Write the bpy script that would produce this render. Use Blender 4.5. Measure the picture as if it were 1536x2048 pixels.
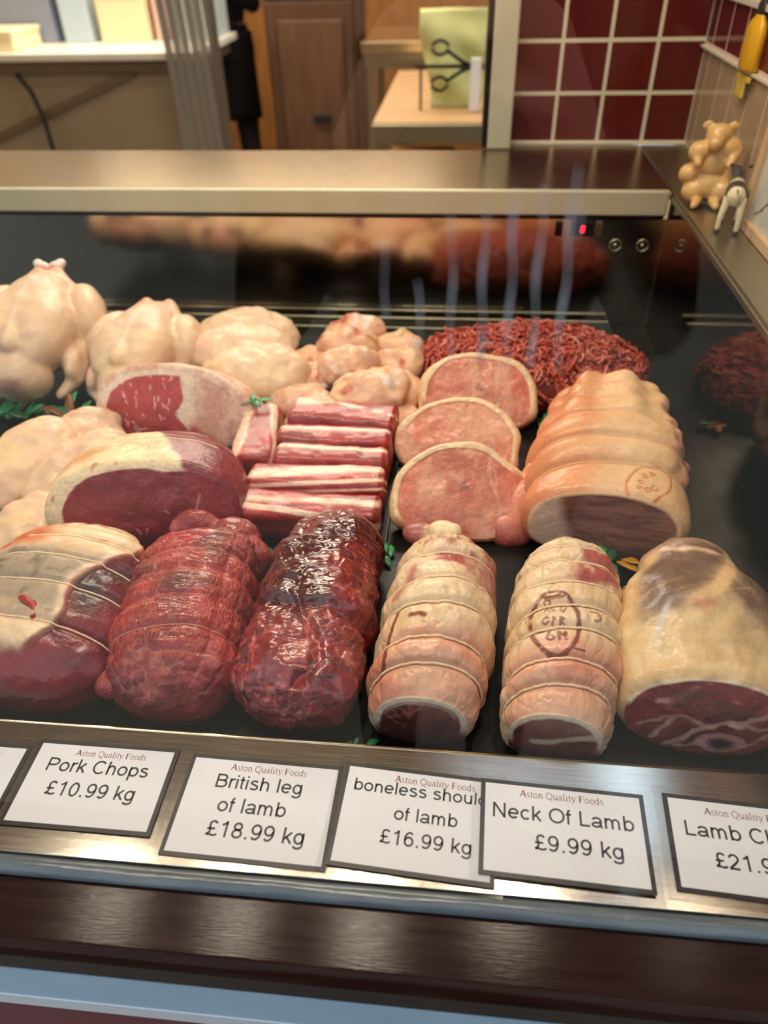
import bpy, bmesh, math, random
import numpy as np
from mathutils import Vector, Matrix

random.seed(7)
RNG = np.random.default_rng(11)
S = bpy.context.scene
COL = S.collection
for o in list(bpy.data.objects):
    bpy.data.objects.remove(o)
rad = math.radians
PI = math.pi

# ------------------------------------------------------------------ camera
EYE = Vector((0, 0, 1.5))
TH, PS, RO = .6774, -.1148, .0288
f_ = Vector((math.sin(PS) * math.cos(TH), math.cos(PS) * math.cos(TH), -math.sin(TH)))
r0 = Vector((math.cos(PS), -math.sin(PS), 0))
d0 = f_.cross(r0)
r_ = r0 * math.cos(RO) + d0 * math.sin(RO)
d_ = -r0 * math.sin(RO) + d0 * math.cos(RO)
cam = bpy.data.cameras.new('camera')
cam.sensor_fit = 'VERTICAL'
cam.sensor_height = 36
cam.lens = 1479 / 2048 * 36
cam.clip_start = .01
cam.dof.use_dof = True
cam.dof.focus_distance = .80
cam.dof.aperture_fstop = 3.6
co = bpy.data.objects.new('camera', cam)
COL.objects.link(co)
M = Matrix.Identity(4)
for i in range(3):
    M[i][0] = r_[i]; M[i][1] = -d_[i]; M[i][2] = -f_[i]; M[i][3] = EYE[i]
co.matrix_world = M
S.camera = co

# ------------------------------------------------------------------ world, exposure
S.view_settings.view_transform = 'Standard'
S.view_settings.look = 'None'
S.view_settings.exposure = 0.15
S.view_settings.gamma = 1
S.view_settings.use_curve_mapping = False
S.cycles.use_denoising = True
S.cycles.max_bounces = 8
S.cycles.transparent_max_bounces = 16
S.cycles.caustics_reflective = False
S.cycles.caustics_refractive = False
W = bpy.data.worlds.new('world'); S.world = W
W.use_nodes = True
bg = W.node_tree.nodes['Background']
bg.inputs[0].default_value = (.76, .88, 1, 1)
bg.inputs[1].default_value = 1.15

def area(name, loc, rot, sx, sy, power, color):
    l = bpy.data.lights.new(name, 'AREA'); l.shape = 'RECTANGLE'; l.size = sx; l.size_y = sy
    l.energy = power; l.color = color
    o = bpy.data.objects.new(name, l); COL.objects.link(o); o.location = loc; o.rotation_euler = rot
    return o
WARM = (1, .89, .74)
def disk(name, loc, r, power, color):
    o = area(name, loc, (0, 0, 0), 2 * r, 2 * r, power, color); o.data.shape = 'DISK'; return o
SPOTS = [(-1.02, .90), (-.61, .90), (-.21, .90), (.22, 1.0)]
for x, y in SPOTS:
    disk('downlight', (x, y, 2.655), .07, 5.2 if x < .2 else 3.5, WARM)
area('front_lamp_light', (-.35, 3.0, 2.62), (rad(-40), 0, 0), 1.6, .3, 34, WARM)
area('shop_lamp_light', (-1.2, 4.0, 2.62), (0, 0, 0), 2.4, .4, 66, WARM)
area('back_lamp_light', (-1.4, 5.4, 2.62), (0, 0, 0), 2.4, .4, 26, WARM)

# ------------------------------------------------------------------ helpers: tagging and meshes
def link(o, parent=None):
    COL.objects.link(o)
    if parent is not None:
        o.parent = parent
    return o
def tag(o, label, cat, group=None, kind=None):
    o['label'] = label; o['category'] = cat
    if group: o['group'] = group
    if kind: o['kind'] = kind
    return o
def thing(name, label, cat, loc=(0, 0, 0), rz=0, group=None, rot=None):
    o = bpy.data.objects.new(name, None); o.empty_display_size = .02
    link(o); o.location = loc
    o.rotation_euler = rot if rot else (0, 0, rz)
    return tag(o, label, cat, group)
def struct(o):
    o['kind'] = 'structure'; return o
def mesh_obj(name, verts, faces, m, parent=None, smooth=True):
    me = bpy.data.meshes.new(name)
    me.from_pydata([tuple(v) for v in verts], [], [tuple(f) for f in faces])
    if smooth:
        me.polygons.foreach_set('use_smooth', [True] * len(me.polygons))
    me.update()
    if m: me.materials.append(m)
    return link(bpy.data.objects.new(name, me), parent)
class MB:
    """collects shapes into one mesh"""
    def __init__(s): s.v = []; s.f = []
    def add(s, v, f):
        n = len(s.v); s.v += [tuple(p) for p in v]; s.f += [tuple(i + n for i in q) for q in f]; return s
    def box(s, a, b, bev=0, mat=None):
        bm = bmesh.new(); bmesh.ops.create_cube(bm, size=1)
        a, b = Vector(a), Vector(b)
        for v in bm.verts:
            v.co = Vector([(a[i] + b[i]) / 2 + v.co[i] * (b[i] - a[i]) for i in range(3)])
        if bev: bmesh.ops.bevel(bm, geom=bm.edges[:], offset=bev, segments=2, profile=.5, affect='EDGES')
        if mat: bm.transform(mat)
        bm.verts.index_update()
        s.add([v.co[:] for v in bm.verts], [[v.index for v in f.verts] for f in bm.faces]); bm.free(); return s
    def tube(s, pts, r, n=8, closed=False):
        v, f = tube(pts, r, n, closed); return s.add(v, f)
    def ball(s, c, r, rot=None, seg=16):
        bm = bmesh.new(); bmesh.ops.create_uvsphere(bm, u_segments=seg, v_segments=seg // 2 + 2, radius=1)
        r = (r, r, r) if not hasattr(r, '__len__') else r
        m = Matrix.Translation(c) @ (rot or Matrix.Identity(4)) @ Matrix.Diagonal((*r, 1))
        bm.transform(m); bm.verts.index_update()
        s.add([q.co[:] for q in bm.verts], [[q.index for q in f.verts] for f in bm.faces]); bm.free(); return s
    def limb(s, a, b, ra, rb, seg=14):
        a, b = Vector(a), Vector(b); d = b - a
        pts = [a + d * t for t in np.linspace(0, 1, 6)]
        s.tube(pts, [ra + (rb - ra) * t for t in np.linspace(0, 1, 6)], seg)
        s.ball(a, ra, seg=seg); s.ball(b, rb, seg=seg); return s
    def lathe(s, prof, n=24, loc=(0, 0, 0)):
        v = []; f = []
        for r, z in prof:
            for k in range(n):
                a = 2 * PI * k / n; v.append((loc[0] + r * math.cos(a), loc[1] + r * math.sin(a), loc[2] + z))
        for i in range(len(prof) - 1):
            for k in range(n):
                f.append((i * n + k, i * n + (k + 1) % n, (i + 1) * n + (k + 1) % n, (i + 1) * n + k))
        f.append(tuple(range(n))[::-1]); f.append(tuple((len(prof) - 1) * n + k for k in range(n)))
        return s.add(v, f)
    def build(s, name, m, parent=None, smooth=False):
        return mesh_obj(name, s.v, s.f, m, parent, smooth)
def tube(pts, r, n=8, closed=False):
    P = np.array([tuple(p) for p in pts], float); k = len(P)
    R = np.full(k, r) if not hasattr(r, '__len__') else np.array(r)
    Tn = (np.roll(P, -1, 0) - np.roll(P, 1, 0)) if closed else np.gradient(P, axis=0)
    Tn /= np.linalg.norm(Tn, axis=1)[:, None] + 1e-12
    ref = np.array([0, 0, 1.]) if abs(Tn[:, 2]).mean() < .8 else np.array([1., 0, 0])
    A = np.cross(Tn, ref); A /= np.linalg.norm(A, axis=1)[:, None] + 1e-12
    B = np.cross(Tn, A)
    an = np.arange(n) * 2 * PI / n
    V = P[:, None] + R[:, None, None] * (np.cos(an)[None, :, None] * A[:, None] + np.sin(an)[None, :, None] * B[:, None])
    F = []
    for i in range(k if closed else k - 1):
        j = (i + 1) % k
        for q in range(n):
            F.append((i * n + q, i * n + (q + 1) % n, j * n + (q + 1) % n, j * n + q))
    if not closed:
        F.append(tuple(range(n))[::-1]); F.append(tuple((k - 1) * n + q for q in range(n)))
    return V.reshape(-1, 3).tolist(), F
def fuse(mb, voxel, it=6, fac=.6):
    """shapes melted into one continuous surface"""
    me = bpy.data.meshes.new('tmp'); me.from_pydata(mb.v, [], mb.f); me.update()
    o = bpy.data.objects.new('tmp', me); COL.objects.link(o)
    m = o.modifiers.new('r', 'REMESH'); m.mode = 'VOXEL'; m.voxel_size = voxel; m.use_smooth_shade = True
    if it:
        m2 = o.modifiers.new('s', 'SMOOTH'); m2.iterations = it; m2.factor = fac
    bpy.context.view_layer.update()
    dg = bpy.context.evaluated_depsgraph_get()
    out = bpy.data.meshes.new_from_object(o.evaluated_get(dg))
    bpy.data.objects.remove(o); bpy.data.meshes.remove(me)
    out.materials.clear()
    out.polygons.foreach_set('use_smooth', [True] * len(out.polygons))
    return out
def verts_of(me):
    a = np.empty(len(me.vertices) * 3); me.vertices.foreach_get('co', a); return a.reshape(-1, 3)
def norms_of(me):
    a = np.empty(len(me.vertices) * 3); me.vertices.foreach_get('normal', a); return a.reshape(-1, 3)
def set_verts(me, P):
    me.vertices.foreach_set('co', np.ascontiguousarray(P, dtype=np.float32).ravel()); me.update()
def paint(me, col, rough):
    n = len(me.vertices)
    c = np.empty((n, 4), np.float32); c[:, :3] = np.clip(col.reshape(n, 3), 0, 1); c[:, 3] = np.clip(np.broadcast_to(rough, col.shape[:-1]).reshape(n), .05, 1)
    at = me.color_attributes.new('Col', 'FLOAT_COLOR', 'POINT'); at.data.foreach_set('color', c.ravel())

# noise (numpy)
def _hash(i, j, k, s):
    h = (i * 374761393 + j * 668265263 + k * 2147483647 + s * 974634777) & 0xffffffff
    h = ((h ^ (h >> 13)) * 1274126177) & 0xffffffff
    h = ((h ^ (h >> 16)) * 2246822519) & 0xffffffff
    return ((h ^ (h >> 15)) & 0xffff) / 32767.5 - 1
def vn(p, seed=0):
    q = np.floor(p).astype(np.int64); f = p - q; f = f * f * f * (f * (f * 6 - 15) + 10)
    i, j, k = q[..., 0], q[..., 1], q[..., 2]; u, v, w = f[..., 0], f[..., 1], f[..., 2]
    out = 0
    for a in (0, 1):
        for b in (0, 1):
            for c in (0, 1):
                out = out + _hash(i + a, j + b, k + c, seed) * (u if a else 1 - u) * (v if b else 1 - v) * (w if c else 1 - w)
    return out
def fbm(p, sc, octv=4, seed=0, gain=.5):
    sc = np.array(sc, float) * np.ones(3); t = 0; a = 1; n = 0
    for o in range(octv):
        t = t + a * vn(p * sc * (2 ** o) + 17.3 * o + seed * 3.7, seed + o); n += a; a *= gain
    return t / n
def ridge(p, sc, octv=3, seed=0):
    return 1 - np.abs(fbm(p, sc, octv, seed)) * 2.2
def ss(a, b, x):
    t = np.clip((x - a) / (b - a), 0, 1); return t * t * (3 - 2 * t)
def C(r, g, b):
    c = np.array([r, g, b], float) / 255
    return np.where(c <= .04045, c / 12.92, ((c + .055) / 1.055) ** 2.4)
def mixc(c, col, m):
    return c + (col - c) * np.asarray(m)[..., None]
def gauss(x, w): return np.exp(-(x / w) ** 2)

# ------------------------------------------------------------------ materials
def new_mat(name):
    m = bpy.data.materials.new(name); m.use_nodes = True
    return m, m.node_tree.nodes, m.node_tree.links, m.node_tree.nodes['Principled BSDF']
def lin(c):
    return (*[float(x) for x in C(*c)], 1)
def plain(name, c, rough=.5, metal=0, noise=0, nscale=30, bump=0, bscale=200, stretch=None, emit=0, coat=0, spec=.5):
    m, N, L, b = new_mat(name)
    b.inputs['Base Color'].default_value = lin(c)
    b.inputs['Roughness'].default_value = rough; b.inputs['Metallic'].default_value = metal
    b.inputs['Specular IOR Level'].default_value = spec
    if coat: b.inputs['Coat Weight'].default_value = coat; b.inputs['Coat Roughness'].default_value = .08
    tc = N.new('ShaderNodeTexCoord'); mp = N.new('ShaderNodeMapping')
    if stretch: mp.inputs['Scale'].default_value = stretch
    L.new(tc.outputs['Object'], mp.inputs[0])
    if noise:
        n = N.new('ShaderNodeTexNoise'); n.inputs['Scale'].default_value = nscale; n.inputs['Detail'].default_value = 6
        L.new(mp.outputs[0], n.inputs['Vector'])
        r = N.new('ShaderNodeMapRange'); r.inputs['To Min'].default_value = 1 - noise; r.inputs['To Max'].default_value = 1 + noise
        r.inputs['From Min'].default_value = .3; r.inputs['From Max'].default_value = .7
        L.new(n.outputs[0], r.inputs[0])
        v = N.new('ShaderNodeVectorMath'); v.operation = 'SCALE'; v.inputs[0].default_value = lin(c)[:3]
        L.new(r.outputs[0], v.inputs['Scale']); L.new(v.outputs[0], b.inputs['Base Color'])
        r2 = N.new('ShaderNodeMapRange'); r2.inputs['To Min'].default_value = max(.02, rough * .75); r2.inputs['To Max'].default_value = min(1, rough * 1.3)
        L.new(n.outputs[0], r2.inputs[0]); L.new(r2.outputs[0], b.inputs['Roughness'])
    if bump:
        n = N.new('ShaderNodeTexNoise'); n.inputs['Scale'].default_value = bscale; n.inputs['Detail'].default_value = 4
        L.new(mp.outputs[0], n.inputs['Vector'])
        bp = N.new('ShaderNodeBump'); bp.inputs['Strength'].default_value = bump; bp.inputs['Distance'].default_value = .002
        L.new(n.outputs[0], bp.inputs['Height']); L.new(bp.outputs[0], b.inputs['Normal'])
    if emit:
        b.inputs['Emission Color'].default_value = lin(c); b.inputs['Emission Strength'].default_value = emit
    return m
def meat_mat(name, bscale=220, bump=.35, stretch=(1, 1, 1), var=.16, sss=.12, coat=.25, vscale=120):
    m, N, L, b = new_mat(name)
    at = N.new('ShaderNodeAttribute'); at.attribute_name = 'Col'
    tc = N.new('ShaderNodeTexCoord'); mp = N.new('ShaderNodeMapping'); mp.inputs['Scale'].default_value = stretch
    L.new(tc.outputs['Object'], mp.inputs[0])
    n = N.new('ShaderNodeTexNoise'); n.inputs['Scale'].default_value = vscale; n.inputs['Detail'].default_value = 8; n.inputs['Roughness'].default_value = .65
    L.new(mp.outputs[0], n.inputs['Vector'])
    r = N.new('ShaderNodeMapRange'); r.inputs['From Min'].default_value = .3; r.inputs['From Max'].default_value = .7
    r.inputs['To Min'].default_value = 1 - var; r.inputs['To Max'].default_value = 1 + var
    L.new(n.outputs[0], r.inputs[0])
    v = N.new('ShaderNodeVectorMath'); v.operation = 'SCALE'
    L.new(at.outputs['Color'], v.inputs[0]); L.new(r.outputs[0], v.inputs['Scale'])
    L.new(v.outputs[0], b.inputs['Base Color'])
    ml = N.new('ShaderNodeMath'); ml.operation = 'MULTIPLY_ADD'; ml.inputs[1].default_value = .30
    sb = N.new('ShaderNodeMath'); sb.operation = 'SUBTRACT'; sb.inputs[1].default_value = .5
    L.new(n.outputs[0], sb.inputs[0]); L.new(sb.outputs[0], ml.inputs[0]); L.new(at.outputs['Alpha'], ml.inputs[2])
    L.new(ml.outputs[0], b.inputs['Roughness'])
    n2 = N.new('ShaderNodeTexNoise'); n2.inputs['Scale'].default_value = bscale; n2.inputs['Detail'].default_value = 5
    L.new(mp.outputs[0], n2.inputs['Vector'])
    bp = N.new('ShaderNodeBump'); bp.inputs['Strength'].default_value = bump; bp.inputs['Distance'].default_value = .003
    L.new(n2.outputs[0], bp.inputs['Height']); L.new(bp.outputs[0], b.inputs['Normal'])
    b.inputs['Subsurface Weight'].default_value = sss
    b.inputs['Subsurface Radius'].default_value = (.008, .003, .002)
    b.inputs['Subsurface Scale'].default_value = 1
    b.inputs['Coat Weight'].default_value = coat; b.inputs['Coat Roughness'].default_value = .18
    return m
def brick_mat(name, c, mortar, w, h, off, ms=.004, rough=.12, plane='XZ'):
    m, N, L, b = new_mat(name)
    tc = N.new('ShaderNodeTexCoord'); sp = N.new('ShaderNodeSeparateXYZ'); cb = N.new('ShaderNodeCombineXYZ')
    L.new(tc.outputs['Object'], sp.inputs[0])
    L.new(sp.outputs[plane[0]], cb.inputs[0]); L.new(sp.outputs[plane[1]], cb.inputs[1])
    ad = N.new('ShaderNodeVectorMath'); ad.inputs[1].default_value = (*off, 0); L.new(cb.outputs[0], ad.inputs[0])
    t = N.new('ShaderNodeTexBrick'); t.offset = 0; t.squash = 1
    t.inputs['Scale'].default_value = 1; t.inputs['Brick Width'].default_value = w; t.inputs['Row Height'].default_value = h
    t.inputs['Mortar Size'].default_value = ms; t.inputs['Mortar Smooth'].default_value = .1
    t.inputs['Color1'].default_value = lin(c); t.inputs['Color2'].default_value = lin(tuple(int(x * .9) for x in c)); t.inputs['Mortar'].default_value = lin(mortar)
    L.new(ad.outputs[0], t.inputs[0]); L.new(t.outputs['Color'], b.inputs['Base Color'])
    r = N.new('ShaderNodeMapRange'); r.inputs['To Min'].default_value = rough; r.inputs['To Max'].default_value = .7
    L.new(t.outputs['Fac'], r.inputs[0]); L.new(r.outputs[0], b.inputs['Roughness'])
    bp = N.new('ShaderNodeBump'); bp.invert = True; bp.inputs['Distance'].default_value = .002; bp.inputs['Strength'].default_value = .6
    L.new(t.outputs['Fac'], bp.inputs['Height']); L.new(bp.outputs[0], b.inputs['Normal'])
    return m
def glass_mat(name, tint=(1, 1, 1), ior=1.5, rough=0, extra=0):
    m, N, L, b = new_mat(name); N.remove(b)
    out = N['Material Output']; tr = N.new('ShaderNodeBsdfTransparent'); tr.inputs[0].default_value = (*tint, 1)
    gl = N.new('ShaderNodeBsdfGlossy'); gl.inputs['Roughness'].default_value = rough
    lw = N.new('ShaderNodeLayerWeight'); pw = N.new('ShaderNodeMath'); pw.operation = 'POWER'; pw.inputs[1].default_value = 5
    f0 = ((ior - 1) / (ior + 1)) ** 2
    fr = N.new('ShaderNodeMath'); fr.operation = 'MULTIPLY_ADD'; fr.inputs[1].default_value = 1 - f0; fr.inputs[2].default_value = f0
    lw.inputs[0].default_value = .5
    L.new(lw.outputs['Facing'], pw.inputs[0]); L.new(pw.outputs[0], fr.inputs[0])
    mx = N.new('ShaderNodeMixShader'); L.new(fr.outputs[0], mx.inputs[0]); L.new(tr.outputs[0], mx.inputs[1]); L.new(gl.outputs[0], mx.inputs[2])
    L.new(mx.outputs[0], out.inputs[0]); return m
def film_mat(name, c, alpha, rough=.15):
    m, N, L, b = new_mat(name)
    b.inputs['Base Color'].default_value = lin(c); b.inputs['Alpha'].default_value = alpha; b.inputs['Roughness'].default_value = rough
    return m

MT = dict(
    steel=plain('brushed_steel', (200, 196, 186), .15, 1, .14, 14, .03, 60, (1, 60, 60)),
    steel_dull=plain('dull_steel', (176, 168, 140), .34, 1, .08, 20, .06, 80, (1, 40, 40)),
    steel_lip=plain('steel_lip', (235, 220, 180), .22, 1), edge=plain('pale_steel_edge', (216, 206, 170), .38, .25, .06, 8),
    mirror=plain('polished_panel', (206, 196, 178), .13, 1, .10, 6, .05, 14),
    mirror_side=plain('smoked_side_panel', (140, 128, 108), .07, 1, .10, 5),
    black=plain('black_plastic', (16, 16, 15), .35, 0, .2, 40),
    deck=plain('dark_deck', (13, 13, 12), .35, 0, .25, 30, .08, 120, spec=.25),
    white=plain('white_paper', (236, 236, 238), .45),
    inkblack=plain('black_ink', (26, 26, 28), .35),
    inkred=plain('maroon_ink', (140, 34, 52), .4),
    wood_dark=plain('varnished_dark_wood', (42, 23, 19), .13, 0, .30, 9, .05, 60, (1, 14, 14), spec=.11),
    blue=plain('pale_blue_panel', (178, 208, 230), .4, 0, .05, 20),
    whitep=plain('white_stripe', (232, 234, 238), .4),
    maroonp=plain('maroon_panel', (116, 38, 56), .4, 0, .06, 20),
    rubber=plain('grey_sealant', (96, 104, 108), .22, 0, .2, 20, .2, 30, (1, 6, 6)),
    cream=plain('cream_trim', (214, 204, 170), .4, 0, .06, 10),
    grout=plain('white_trim', (230, 222, 196), .45),
    plaster=plain('cream_plaster', (214, 196, 160), .8, 0, .06, 3),
    ceiling=plain('ceiling_paint', (150, 118, 72), .8, 0, .10, 3),
    floor=plain('shop_floor', (112, 84, 60), .5, 0, .12, 6),
    pave=plain('pavement', (150, 142, 128), .85, 0, .12, 5),
    orange_wood=plain('orange_wood', (150, 98, 46), .45, 0, .18, 4, 0, 1, (6, 1, 1)),
    brown_wood=plain('brown_wood', (84, 56, 36), .45, 0, .18, 4, 0, 1, (8, 1, 1)),
    pale_wood=plain('chopping_wood', (176, 138, 96), .5, 0, .14, 6, 0, 1, (1, 6, 1)),
    worktop=plain('white_worktop', (236, 230, 214), .35, 0, .05, 5),
    beige=plain('beige_laminate', (160, 144, 114), .5, 0, .08, 3),
    beige_dk=plain('beige_edge', (112, 96, 66), .5),
    cloth_black=plain('black_cloth', (12, 8, 8), .95, 0, .2, 30, spec=.1),
    trouser=plain('charcoal_cloth', (24, 24, 26), .9, 0, .2, 30),
    shirt=plain('dark_shirt', (14, 11, 11), .95, 0, .2, 30, spec=.1),
    skin=plain('skin', (206, 150, 124), .5, 0, .06, 20),
    hair=plain('brown_hair', (50, 34, 24), .6, 0, .3, 60),
    shoe=plain('black_shoe', (18, 18, 18), .4),
    pig=plain('glazed_beige_pottery', (232, 186, 116), .30, 0, .05, 14, coat=.3),
    cow_w=plain('cow_cream', (232, 220, 176), .35), cow_b=plain('cow_dark', (48, 42, 38), .35),
    yellow=plain('yellow_plastic', (240, 180, 20), .3), yellow_pale=plain('pale_yellow_plastic', (240, 205, 80), .35),
    frame_wood=plain('light_wood_frame', (214, 176, 130), .4), print_=plain('pale_print', (206, 206, 190), .25, 0, .12, 12),
    green_sheet=plain('pale_green_sheet', (196, 200, 132), .5, 0, .12, 6, .5, 12),
    leafg=plain('green_plastic_leaf', (52, 140, 84), .35, 0, .25, 60), leafd=plain('dark_green_leaf', (30, 84, 44), .35, 0, .25, 60),
    leafb=plain('brown_plastic_leaf', (128, 70, 30), .4, 0, .2, 60), leafy=plain('yellow_plastic_leaf', (196, 140, 40), .4),
    twine=plain('butcher_twine', (236, 208, 170), .7, 0, .15, 300, .4, 900),
    twine_pink=plain('meat_stained_twine', (206, 150, 124), .6, 0, .2, 300, .4, 900),
    grey_strip=film_mat('grey_pvc_strip', (150, 142, 128), .82, .3),
    bluegrey=plain('blue_grey_crate', (140, 148, 170), .5), paleblue=plain('pale_blue_box', (190, 208, 222), .5),
    teal=plain('pale_teal_box', (200, 212, 208), .5), creambox=plain('cream_box', (244, 228, 186), .6), pinkbox=plain('pale_pink_box', (226, 190, 180), .6),
    red_led=plain('red_digit', (255, 40, 70), .4, emit=1.6),
    glass=glass_mat('window_glass', (.985, .99, .985)), laminate=glass_mat('clear_laminate', (.98, .98, .98), 1.35, .06),
    spotglow=plain('downlight_diffuser', (255, 216, 160), .5, emit=30), lampglow=plain('lamp_diffuser', (255, 226, 180), .5, emit=3), coldglow=plain('added_cold_glow', (214, 230, 255), .5, emit=.75),
    added_glow=plain('blue_white_panel', (196, 226, 255), .5, emit=2.0), streak=film_mat('pale_reflection', (222, 226, 240), .6, .08),
    meat=meat_mat('raw_meat', 240, .40, (1, 1, 1), .20),
    fibre=meat_mat('fibrous_meat', 300, .75, (1.6, .45, 1.2), .26, .10, .5, 150),
    wetmeat=meat_mat('wet_dark_meat', 110, .55, (1, .8, 1), .38, .05, .8, 130),
    fat=meat_mat('fat_and_membrane', 190, .30, (1, 1, 1), .09, .18, .18, 90),
    skinny=meat_mat('poultry_skin', 420, .35, (1, 1, 1), .07, .22, .15, 70),
    mince=meat_mat('minced_meat', 500, .5, (1, 1, 1), .22, .08, .3, 200),
)

# ------------------------------------------------------------------ the setting
def sbox(name, a, b, m, bev=0, parent=None):
    o = MB().box(a, b, bev).build(name, m, parent)
    return struct(o) if parent is None else o
sbox('floor', (-3.4, .32, -.06), (1.2, 6.6, 0), MT['floor'])
sbox('ground_pavement', (-9, -14, -.08), (9, .20, -.0), MT['pave'])
ow = sbox('wall_opposite_added', (0, 0, 0), (16, .3, 3.3), brick_mat('opposite_brick', (74, 46, 38), (96, 88, 78), .225, .075, (0, 0), .006, .8))
ow.location = (-8, -6.3, 0)  # unseen wall added across the street to darken what the window glass reflects
sbox('wall_left', (-3.5, .30, 0), (-3.4, 6.6, 2.74), MT['plaster'])
sbox('wall_back', (-3.5, 6.6, 0), (1.3, 6.7, 2.74), MT['orange_wood'])
sbox('ceiling', (-3.5, .20, 2.74), (1.3, 6.7, 2.82), MT['ceiling'])
# shopfront below the sill: pale blue band, white stripe, maroon panel
wf = bpy.data.objects.new('wall_front', None); link(wf); struct(wf)
MB().box((-3.4, .214, .744), (1.2, .30, .808)).build('blue_band', MT['blue'], wf)
MB().box((-3.4, .213, .722), (1.2, .30, .744)).build('white_band', MT['whitep'], wf)
MB().box((-3.4, .214, .0), (1.2, .30, .722)).build('maroon_panel', MT['maroonp'], wf)
sbox('wall_front_header', (-3.4, .24, 2.52), (1.2, .32, 2.74), MT['maroonp'])
# dark wooden sill with rounded nose
def sill():
    prof = [(.2705, .812), (.214, .812), (.2125, .816), (.212, .845), (.2145, .851), (.2205, .8545), (.2705, .8555)]
    v = []; xs = np.linspace(-1.6, 1.2, 30)
    for x in xs:
        for y, z in prof: v.append((x, y, z))
    n = len(prof); f = []
    for i in range(len(xs) - 1):
        for k in range(n):
            f.append((i * n + k, (i + 1) * n + k, (i + 1) * n + (k + 1) % n, i * n + (k + 1) % n))
    f.append(tuple(range(n))); f.append(tuple(range((len(xs) - 1) * n, len(xs) * n))[::-1])
    o = mesh_obj('trim_1', v, f, MT['wood_dark'], None, False)
    bv = o.modifiers.new('b', 'BEVEL'); bv.width = .003; bv.segments = 3; bv.limit_method = 'ANGLE'; bv.angle_limit = rad(25)
    return struct(o)
sill()
# sealant bead between sill and glass
v, f = [], []
xs = np.linspace(-1.6, 1.0, 90); q = []
for i, x in enumerate(xs):
    for k in range(9):
        a = PI * k / 8
        v.append((x, .2785 - .0085 * math.cos(a), .8562 + (.0058 + .0012 * math.sin(x * 31) + .0006 * math.sin(x * 83)) * math.sin(a)))
for i in range(len(xs) - 1):
    for k in range(8):
        f.append((i * 9 + k, (i + 1) * 9 + k, (i + 1) * 9 + k + 1, i * 9 + k + 1))
struct(mesh_obj('trim_2', v, f, MT['rubber']))
# window glass
win = bpy.data.objects.new('window_1', None); link(win); struct(win)
MB().box((-1.6, .2765, .861), (.483, .2825, 2.52)).build('glass_pane', MT['glass'], win)
wr = np.random.default_rng(5)  # pale film strips on the pane, modelled in place of a wavy reflection
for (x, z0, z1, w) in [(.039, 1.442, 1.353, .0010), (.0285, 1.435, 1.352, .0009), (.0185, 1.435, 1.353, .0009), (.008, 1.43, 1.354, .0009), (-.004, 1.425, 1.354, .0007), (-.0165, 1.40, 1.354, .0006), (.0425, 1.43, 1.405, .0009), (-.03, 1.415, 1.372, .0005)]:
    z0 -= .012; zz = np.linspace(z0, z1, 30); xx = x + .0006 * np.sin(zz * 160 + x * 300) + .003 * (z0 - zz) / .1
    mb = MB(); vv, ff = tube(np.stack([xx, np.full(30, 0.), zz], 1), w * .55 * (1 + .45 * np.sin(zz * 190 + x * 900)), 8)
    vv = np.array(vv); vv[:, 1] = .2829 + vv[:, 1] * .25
    mb.add(vv.tolist(), ff).build('reflection_streak', MT['streak'], win, True)

# tiled pillar behind the worktop and the tiled return wall
PITCH = .0975
tw = sbox('wall_tiled_pillar', (0, 0, 0), (.386, .09, 1.645), brick_mat('maroon_tile', (104, 30, 28), (232, 220, 184), PITCH, PITCH, (0.0016, 0.0), .0042))
tw.location = (.097, 1.8526, 1.095)
sbox('trim_3', (.046, 1.80, 1.0915), (.097, 1.95, 2.74), MT['cream'], .004)
sbox('trim_4', (.034, 1.815, 1.0915), (.0455, 1.94, 2.74), MT['black'])
sbox('trim_5', (.098, 1.846, 1.0915), (.483, 1.8524, 1.0955), MT['grout'])
rw = sbox('wall_right', (0, 0, 0), (.09, 1.672, .184), brick_mat('beige_tile', (206, 176, 136), (226, 204, 166), PITCH, .19, (0.03, -.003), .003, .15, 'YZ'))
rw.location = (.4835, .2705, 1.0915)
rw2 = sbox('wall_right_upper', (0, 0, 0), (.09, 1.672, .0855), brick_mat('maroon_tile_return', (110, 36, 36), (222, 196, 176), PITCH, .19, (0.03, -.003), .003, .12, 'YZ'))
rw2.location = (.4835, .2705, 1.2805)
sbox('trim_6', (.474, .2835, 1.2755), (.5735, 1.8515, 1.2805), MT['grout'], .001)
sbox('trim_7', (.474, .2835, 1.366), (.5735, 1.8515, 1.376), MT['grout'], .001)
rw3 = sbox('wall_right_top', (0, 0, 0), (.09, 1.672, 1.364), brick_mat('maroon_tile_top', (96, 30, 28), (222, 196, 176), PITCH, .0975, (0.03, 0), .003, .12, 'YZ'))
rw3.location = (.4835, .2705, 1.376)
sbox('wall_right_base', (.4835, .30, 0), (.5735, 1.9425, 1.0915), MT['plaster'])

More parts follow.
